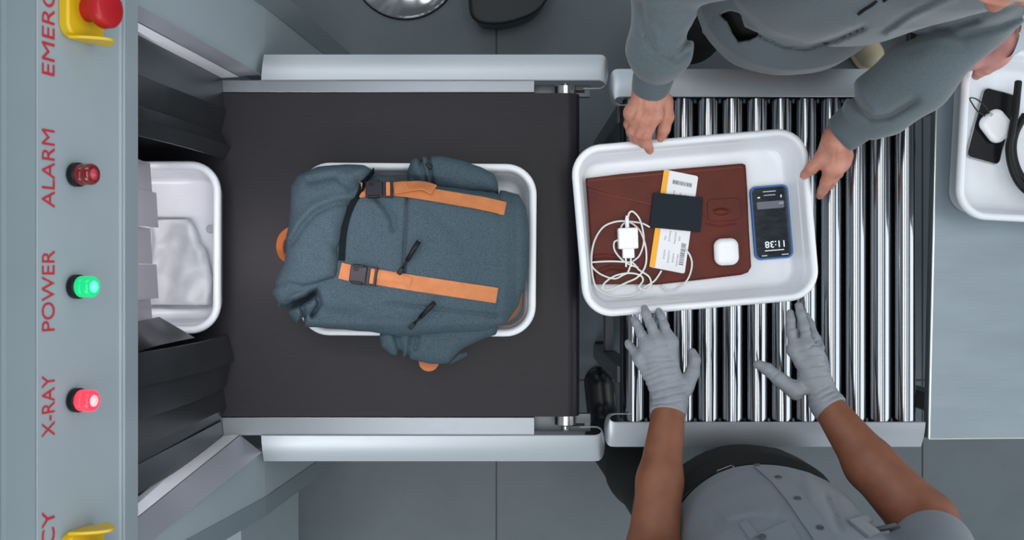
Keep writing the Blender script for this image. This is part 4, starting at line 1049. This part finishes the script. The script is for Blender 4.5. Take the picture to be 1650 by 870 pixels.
# gloves
def glove(fn_b, cuffp, up, wrinkles, seed):
    fn, b = fn_b
    n = (up-cuffp); n = n/np.linalg.norm(n)
    def g(X, Y, Z):
        U, V = UV(X, Y, Z); d = fn(X, Y, Z)
        for pts, amp, w_ in wrinkles: d = d+groove(U, V, pts, amp*1.9, w_)
        d = d+.0005*wob(X, Y, Z, 330, seed)
        lim = (X-cuffp[0])*n[0]+(Y-cuffp[1])*n[1]+(Z-cuffp[2])*n[2]
        d = d-.0009*np.exp(-((lim+.003)/.0022)**2)-.0012*np.exp(-((lim+.010)/.008)**2)
        return smax(d, lim, .001)
    return sdf(b, .0019, g)
wrk1 = [([(1032,578),(1050,574),(1080,574)], .0010, 1.6),([(1030,588),(1052,582),(1084,580)], .0009, 1.6),([(1034,596),(1060,590)], .0012, 1.6),([(1038,604),(1066,592),(1090,588)], .0010, 1.8),([(1040,614),(1062,604),(1088,600)], .0011, 1.7),([(1044,622),(1070,612)], .0010, 1.7),([(1048,632),(1075,624),(1105,618)], .0009, 1.7),([(1050,644),(1080,636),(1108,630)], .0009, 1.8),([(1050,652),(1082,648),(1106,644)], .0008, 1.5),
        ([(1034,536),(1043,528)], .0008, 1.3),([(1030,545),(1040,540)], .0007, 1.3),([(1044,514),(1052,510)], .0008, 1.3),([(1018,528),(1030,524)], .0008, 1.3),([(1070,530),(1080,528)], .0007, 1.3),([(1060,516),(1070,514)], .0007, 1.3),([(1034,574),(1046,566),(1058,560),(1075,556)], .0011, 1.8)]
g1 = part('glove', glove(hand_fn(wl, .0300, wl*.72+ml*.28, .0330, fl_, rl_, tl_, trl_, .0142), P(1076.5,668,.955), P(1063,775,1.02), wrk1, 81), M['glove'], of, True)
wrk2 = [([(1285,570),(1310,556),(1322,556)], .0011, 1.7),([(1290,582),(1312,572),(1324,570)], .0010, 1.7),([(1284,598),(1310,590),(1328,588)], .0009, 1.7),([(1288,612),(1315,606),(1332,604)], .0009, 1.7),([(1284,640),(1310,636),(1335,622)], .0009, 1.8),([(1296,650),(1322,640),(1342,630)], .0010, 1.7),([(1304,660),(1330,646),(1348,636)], .0010, 1.6),([(1238,604),(1248,596)], .0009, 1.5),([(1244,610),(1254,600)], .0008, 1.4),([(1270,530),(1282,528)], .0008, 1.3),([(1290,536),(1304,530)], .0009, 1.4),([(1304,562),(1316,548)], .0012, 1.5),([(1270,545),(1284,543)], .0007, 1.3)]
g2 = part('glove', glove(hand_fn(wr_, .0300, wr_*.72+mr*.28, .0330, fr_, rr_, tr_, trr_, .0142), P(1337,663,.952), P(1408,744,1.02), wrk2, 83), M['glove'], of, True)
# shirt
def shirt_fn(X, Y, Z):
    U, V = UV(X, Y, Z)
    d = rings_sdf(X, Y, Z, [(.955,.462,-.515,.160,.135),(.99,.466,-.512,.172,.150),(1.05,.470,-.512,.176,.156),(1.12,.472,-.520,.176,.150),(1.22,.472,-.535,.182,.138),(1.33,.472,-.55,.170,.115),(1.42,.474,-.56,.085,.080)], 2.15)
    d = smin(d, cap(X, Y, Z, (.472,-.555,1.345), sl_, .085, .070), .04)
    d = smin(d, cap(X, Y, Z, (.472,-.555,1.345), sr_, .085, .070), .04)
    d = smin(d, cap(X, Y, Z, sl_, sl_*.35+el_*.65, .072, .070), .025)
    d = smin(d, cap(X, Y, Z, sr_, sr_*.30+er_*.70, .072, .070), .025)
    d = d+.0034*wob(X, Y, Z, 42, 91)
    d = d+groove(U, V, [(1330,800),(1345,830),(1352,850)], .006, 6)+groove(U, V, [(1300,770),(1310,800)], -.003, 8)+groove(U, V, [(1165,835),(1215,822),(1245,824)], -.004, 7)+groove(U, V, [(1150,848),(1210,834),(1250,838)], .003, 6)
    d = d+groove(U, V, [(1138,814),(1160,835),(1184,858)], .0025, 2)+groove(U, V, [(1343,792),(1352,820),(1368,845)], .0025, 2.5)+groove(U, V, [(1385,820),(1400,826),(1412,842)], .005, 4)
    # left arm hole edges open
    return smax(d, -cap(X, Y, Z, (.474,-.56,1.42), (.475,-.53,1.56), .062, .075), .008)
sh_ = part('shirt', sdf(((.17,-.73,.94),(.80,-.32,1.46)), .0050, shirt_fn), M['shirt'], of, True)
TSH = tree(sh_)
pk = spline([(1222,757),(1238,770),(1262,792),(1288,826),(1306,850),(1322,874)], 4)
part('placket', strap_on(TSH, [(1232,753),(1247,766),(1266,785),(1287,811),(1306,838),(1324,864),(1338,888)], 34, .0022, 5, .0006), M['shirt'], sh_, True, None, .5)
for a, b in ((1220,752),(1254,772),(1285,806),(1321,853),(1362,900)):
    p, n = hit(TSH, a, b, .0028)
    part('button', lathe([(.0058,0),(.0062,.001),(.0058,.0022),(.0045,.0022),(.0038,.0016),(0,.0016)], 18, p, n), M['button'], sh_, True, None, .6)
def pocket_patch(pts, th, lift, name, n=7):
    """a cloth panel following the shirt: bilinear quad of picture points"""
    q = np.array(pts, float); top = []; bot = []
    for i in range(n):
        for j in range(n):
            u, v = i/(n-1), j/(n-1); p = (1-u)*(1-v)*q[0]+u*(1-v)*q[1]+u*v*q[2]+(1-u)*v*q[3]
            a, nn = hit(TSH, p[0], p[1], lift); top.append(a+nn*th); bot.append(a-nn*.002)
    V = np.array(top+bot); Fs = []; N_ = n*n
    for i in range(n-1):
        for j in range(n-1):
            a = i*n+j; Fs.append((a,a+n,a+n+1,a+1)); Fs.append((N_+a,N_+a+1,N_+a+n+1,N_+a+n))
    for k in range(n-1):
        for a, b in ((k,k+1),((n-1)*n+k+1,(n-1)*n+k),((k+1)*n,k*n),(k*n+n-1,(k+1)*n+n-1)): Fs.append((a,b,N_+b,N_+a))
    return part(name, (V, Fs), M['shirt'], sh_, True, None, .6)
pocket_patch([(1366,842),(1420,826),(1452,850),(1398,868)], .0030, .003, 'pocket_flap')
pocket_patch([(1220,864),(1272,842),(1300,892),(1250,920)], .0025, .002, 'chest_pocket')
pocket_patch([(1193,848),(1204,840),(1222,864),(1210,872)], .0022, .002, 'pen_slot')
for a, b in ((1432,829),(1229,870)):
    p, n = hit(TSH, a, b, .0055); part('button', lathe([(.0058,0),(.0062,.001),(.0058,.0022),(.0045,.0022),(0,.0016)], 18, p, n), M['button'], sh_, True)
hp_, kn_, an_ = [np.array([.385,-.535,.87]),np.array([.545,-.53,.87])], [np.array([.305,-.475,.48]),np.array([.60,-.50,.48])], [np.array([.255,-.46,.09]),np.array([.62,-.56,.09])]
ot = trousers([(.82,.462,-.520,.172,.150),(.86,.463,-.518,.176,.172),(.93,.464,-.517,.178,.168),(.985,.464,-.52,.162,.140)], hp_, kn_, an_, M['trouser'], of)
TT = tree(ot)
belt_pts = []
part('belt', tube([np.array([.463+.168*math.cos(a), -.518+.146*math.sin(a), .975]) for a in np.linspace(0, 2*PI, 41)[:-1]], .011, 8, True), M['black'], of, True, 'black leather waist belt')
part('belt_buckle', xf(merge(box(-.018,.018,-.003,.003,-.014,-.010,.001), box(-.018,.018,-.003,.003,.010,.014,.001), box(-.018,-.014,-.003,.003,-.014,.014,.001), box(.014,.018,-.003,.003,-.014,.014,.001)), frame((.40,-.375,.972), [.93,.36,0], [-.36,.93,0], [0,0,1])), M['silver'], of)
shoe('shoe', (.245,-.315,0), (.258,-.46,0), M['shoe'], of); shoe('shoe', (.63,-.44,0), (.62,-.58,0), M['shoe'], of)

# ------------------------------------------------ the next traveller, mostly outside the frame
nx = thing('person', 'person in pale grey sleeve gripping the tray on the steel table at the photo edge', 'person', (1.25, .68, 0))
wn = P(1606,82,.955)
fn_ = [J((1572,98,.944),(1550,112,.925),(1540,124,.900),(1537,136,.878)),
       J((1566,92,.940),(1544,106,.915),(1536,118,.890),(1533,128,.868)),
       J((1562,86,.934),(1544,97,.905),(1536,108,.880),(1532,118,.862)),
       J((1562,80,.928),(1548,88,.902),(1540,98,.880),(1536,106,.866))]
rn_ = [[.0120,.0105,.0095,.0080]]*3+[[.0105,.0092,.0085,.0072]]
tn_ = J((1600,100,.946),(1590,110,.936),(1578,116,.924),(1573,122,.908)); trn_ = [.0140,.0118,.0105,.0085]
nh, nb = hand_fn(wn, .026, P(1625,62,.985), .027, fn_, rn_, tn_, trn_, .0135)
nhc = np.array([1.27,.60,1.56]); nfn, nloc, _ = head_fn(nhc, 0, .4, 0)
en, sn, sn2, en2 = np.array([1.085,.60,1.10]), np.array([1.09,.68,1.36]), np.array([1.44,.68,1.36]), np.array([1.50,.62,1.10])
wn2 = np.array([1.42,.44,.93])
def nbody(X, Y, Z):
    d = rings_sdf(X, Y, Z, [(.80,1.27,.70,.14,.10),(1.0,1.27,.70,.14,.10),(1.25,1.27,.69,.16,.105),(1.36,1.27,.69,.14,.085),(1.42,1.27,.68,.07,.065)])
    d = smin(d, cap(X, Y, Z, (1.27,.68,1.38), (1.27,.63,1.5), .06, .056), .05); d = smin(d, nfn(X, Y, Z), .02)
    d = smin(d, chain(X, Y, Z, [sn,en,P(1622,66,.98)], [.048,.04,.027], .02), .02)
    d = smin(d, chain(X, Y, Z, [sn2,en2,wn2], [.048,.04,.027], .02), .02)
    return smin(d, chain(X, Y, Z, [wn2, wn2+[-.02,-.05,-.012], wn2+[-.03,-.09,-.025]], [.024,.03,.016], .02), .02)
part('body', merge(sdf(((.92,.26,.78),(1.60,.84,1.74)), .008, nbody), sdf(nb, .0022, nh)), M['skin_pink'], nx, True)
def nhair(X, Y, Z):
    x, y, z = nloc(X, Y, Z); return smax(smax(ell(x, y, z, (0,.018,.045), (.084,.103,.094)), -(z+.02+y*.55), .02), -(y+.075), .02)
part('hair', sdf(boundsof([nhc], .16), .007, nhair), M['hair'], nx, True)
def nshirt(X, Y, Z):
    d = rings_sdf(X, Y, Z, [(.86,1.27,.70,.165,.125),(1.0,1.27,.70,.17,.125),(1.25,1.27,.69,.185,.125),(1.36,1.27,.69,.17,.105),(1.43,1.27,.685,.085,.08)], 2.2)
    for s_, pts in ((sn,[sn,en,P(1620,64,.985)]),(sn2,[sn2,en2,en2*.3+wn2*.7])):
        d = smin(d, cap(X, Y, Z, (1.27,.69,1.34), s_, .08, .07), .04); d = smin(d, chain(X, Y, Z, pts, [.068,.056,.035], .02), .02)
    d = d+.003*wob(X, Y, Z, 40, 17)
    return smax(d, -cap(X, Y, Z, (1.27,.68,1.42), (1.27,.62,1.56), .062, .08), .01)
part('shirt', sdf(((.92,.36,.84),(1.62,.86,1.47)), .007, nshirt), M['light_cloth'], nx, True)
hp_, kn_, an_ = [np.array([1.18,.72,.86]),np.array([1.36,.72,.86])], [np.array([1.17,.71,.47]),np.array([1.38,.71,.47])], [np.array([1.16,.74,.09]),np.array([1.40,.74,.09])]
trousers([(.80,1.27,.715,.17,.12),(.97,1.27,.71,.15,.11)], hp_, kn_, an_, M['trouser_navy'], nx, .012)
shoe('shoe', (1.15,.62,0), (1.16,.77,0), M['shoe'], nx); shoe('shoe', (1.41,.62,0), (1.40,.77,0), M['shoe'], nx)

# ================================================================== CAMERA, LIGHT
cd = bpy.data.cameras.new('camera'); co = bpy.data.objects.new('camera', cd); C.objects.link(co)
co.location = (0,0,CAMZ); co.rotation_euler = (0,0,0)
cd.sensor_width = 36; cd.lens = 36*F/1650; cd.clip_start = .05
cd.dof.use_dof = True; cd.dof.focus_distance = 2.06; cd.dof.aperture_fstop = 6.5
bpy.context.scene.camera = co
def area(name, loc, size, power, color=(1,1,1), target=None):
    l = bpy.data.lights.new(name, 'AREA'); l.shape = 'RECTANGLE'; l.size, l.size_y = size; l.energy = power; l.color = color
    o = bpy.data.objects.new(name, l); C.objects.link(o); o.location = loc
    if target is not None: o.rotation_euler = (Vector(target)-Vector(loc)).to_track_quat('-Z','Y').to_euler()
    return o
area('tunnel_mouth_lamp', (-.607,.03,1.25), (.03,.70), 1.6, (1,.90,.97), (-.50,.03,.8))
area('ceiling_or_fill_lamp', (-.35,-.3,3.7), (.75,2.8), 25, (.97,.985,1))
area('ceiling_or_fill_lamp', (.75,-.3,3.7), (.65,2.8), 20, (1,.99,.97))
area('ceiling_or_fill_lamp', (1.9,-.2,3.7), (.65,2.8), 12, (.97,.985,1))
area('ceiling_or_fill_lamp', (-1.3,-2.5,3.3), (1.6,.8), 27, (.95,.98,1), (-.5,-.7,.2))
area('ceiling_or_fill_lamp', (-.7,2.7,3.1), (2.2,.7), 15, (.95,.98,1), (-.2,.2,.8))  # unseen fill added to brighten the far-side rails
area('side_fill', (3.8,-.6,2.2), (2.2,3.0), 50, (.93,.97,1), (-.6,0,1.1))  # unseen fill added to brighten the hood front and panel
w = bpy.data.worlds.new('room_light'); bpy.context.scene.world = w; w.use_nodes = True
nt = w.node_tree; N = nt.nodes; L = nt.links; bg = N['Background']
tc = N.new('ShaderNodeTexCoord'); sx_ = N.new('ShaderNodeSeparateXYZ'); L.new(tc.outputs['Generated'], sx_.inputs[0])
rp_ = N.new('ShaderNodeValToRGB'); L.new(sx_.outputs['Z'], rp_.inputs['Fac'])
e = rp_.color_ramp.elements
e[0].position = 0.0; e[0].color = (.70,.77,.82,1)
e[1].position = 1.0; e[1].color = (.23,.255,.275,1)
n1 = e.new(.48); n1.color = (.68,.74,.79,1)
n2 = e.new(.78); n2.color = (.25,.275,.30,1)
L.new(rp_.outputs['Color'], bg.inputs['Color']); bg.inputs['Strength'].default_value = 0.9
vs = bpy.context.scene.view_settings; vs.view_transform = 'Standard'; vs.look = 'None'; vs.gamma = 1; vs.use_curve_mapping = False; vs.exposure = 0.0
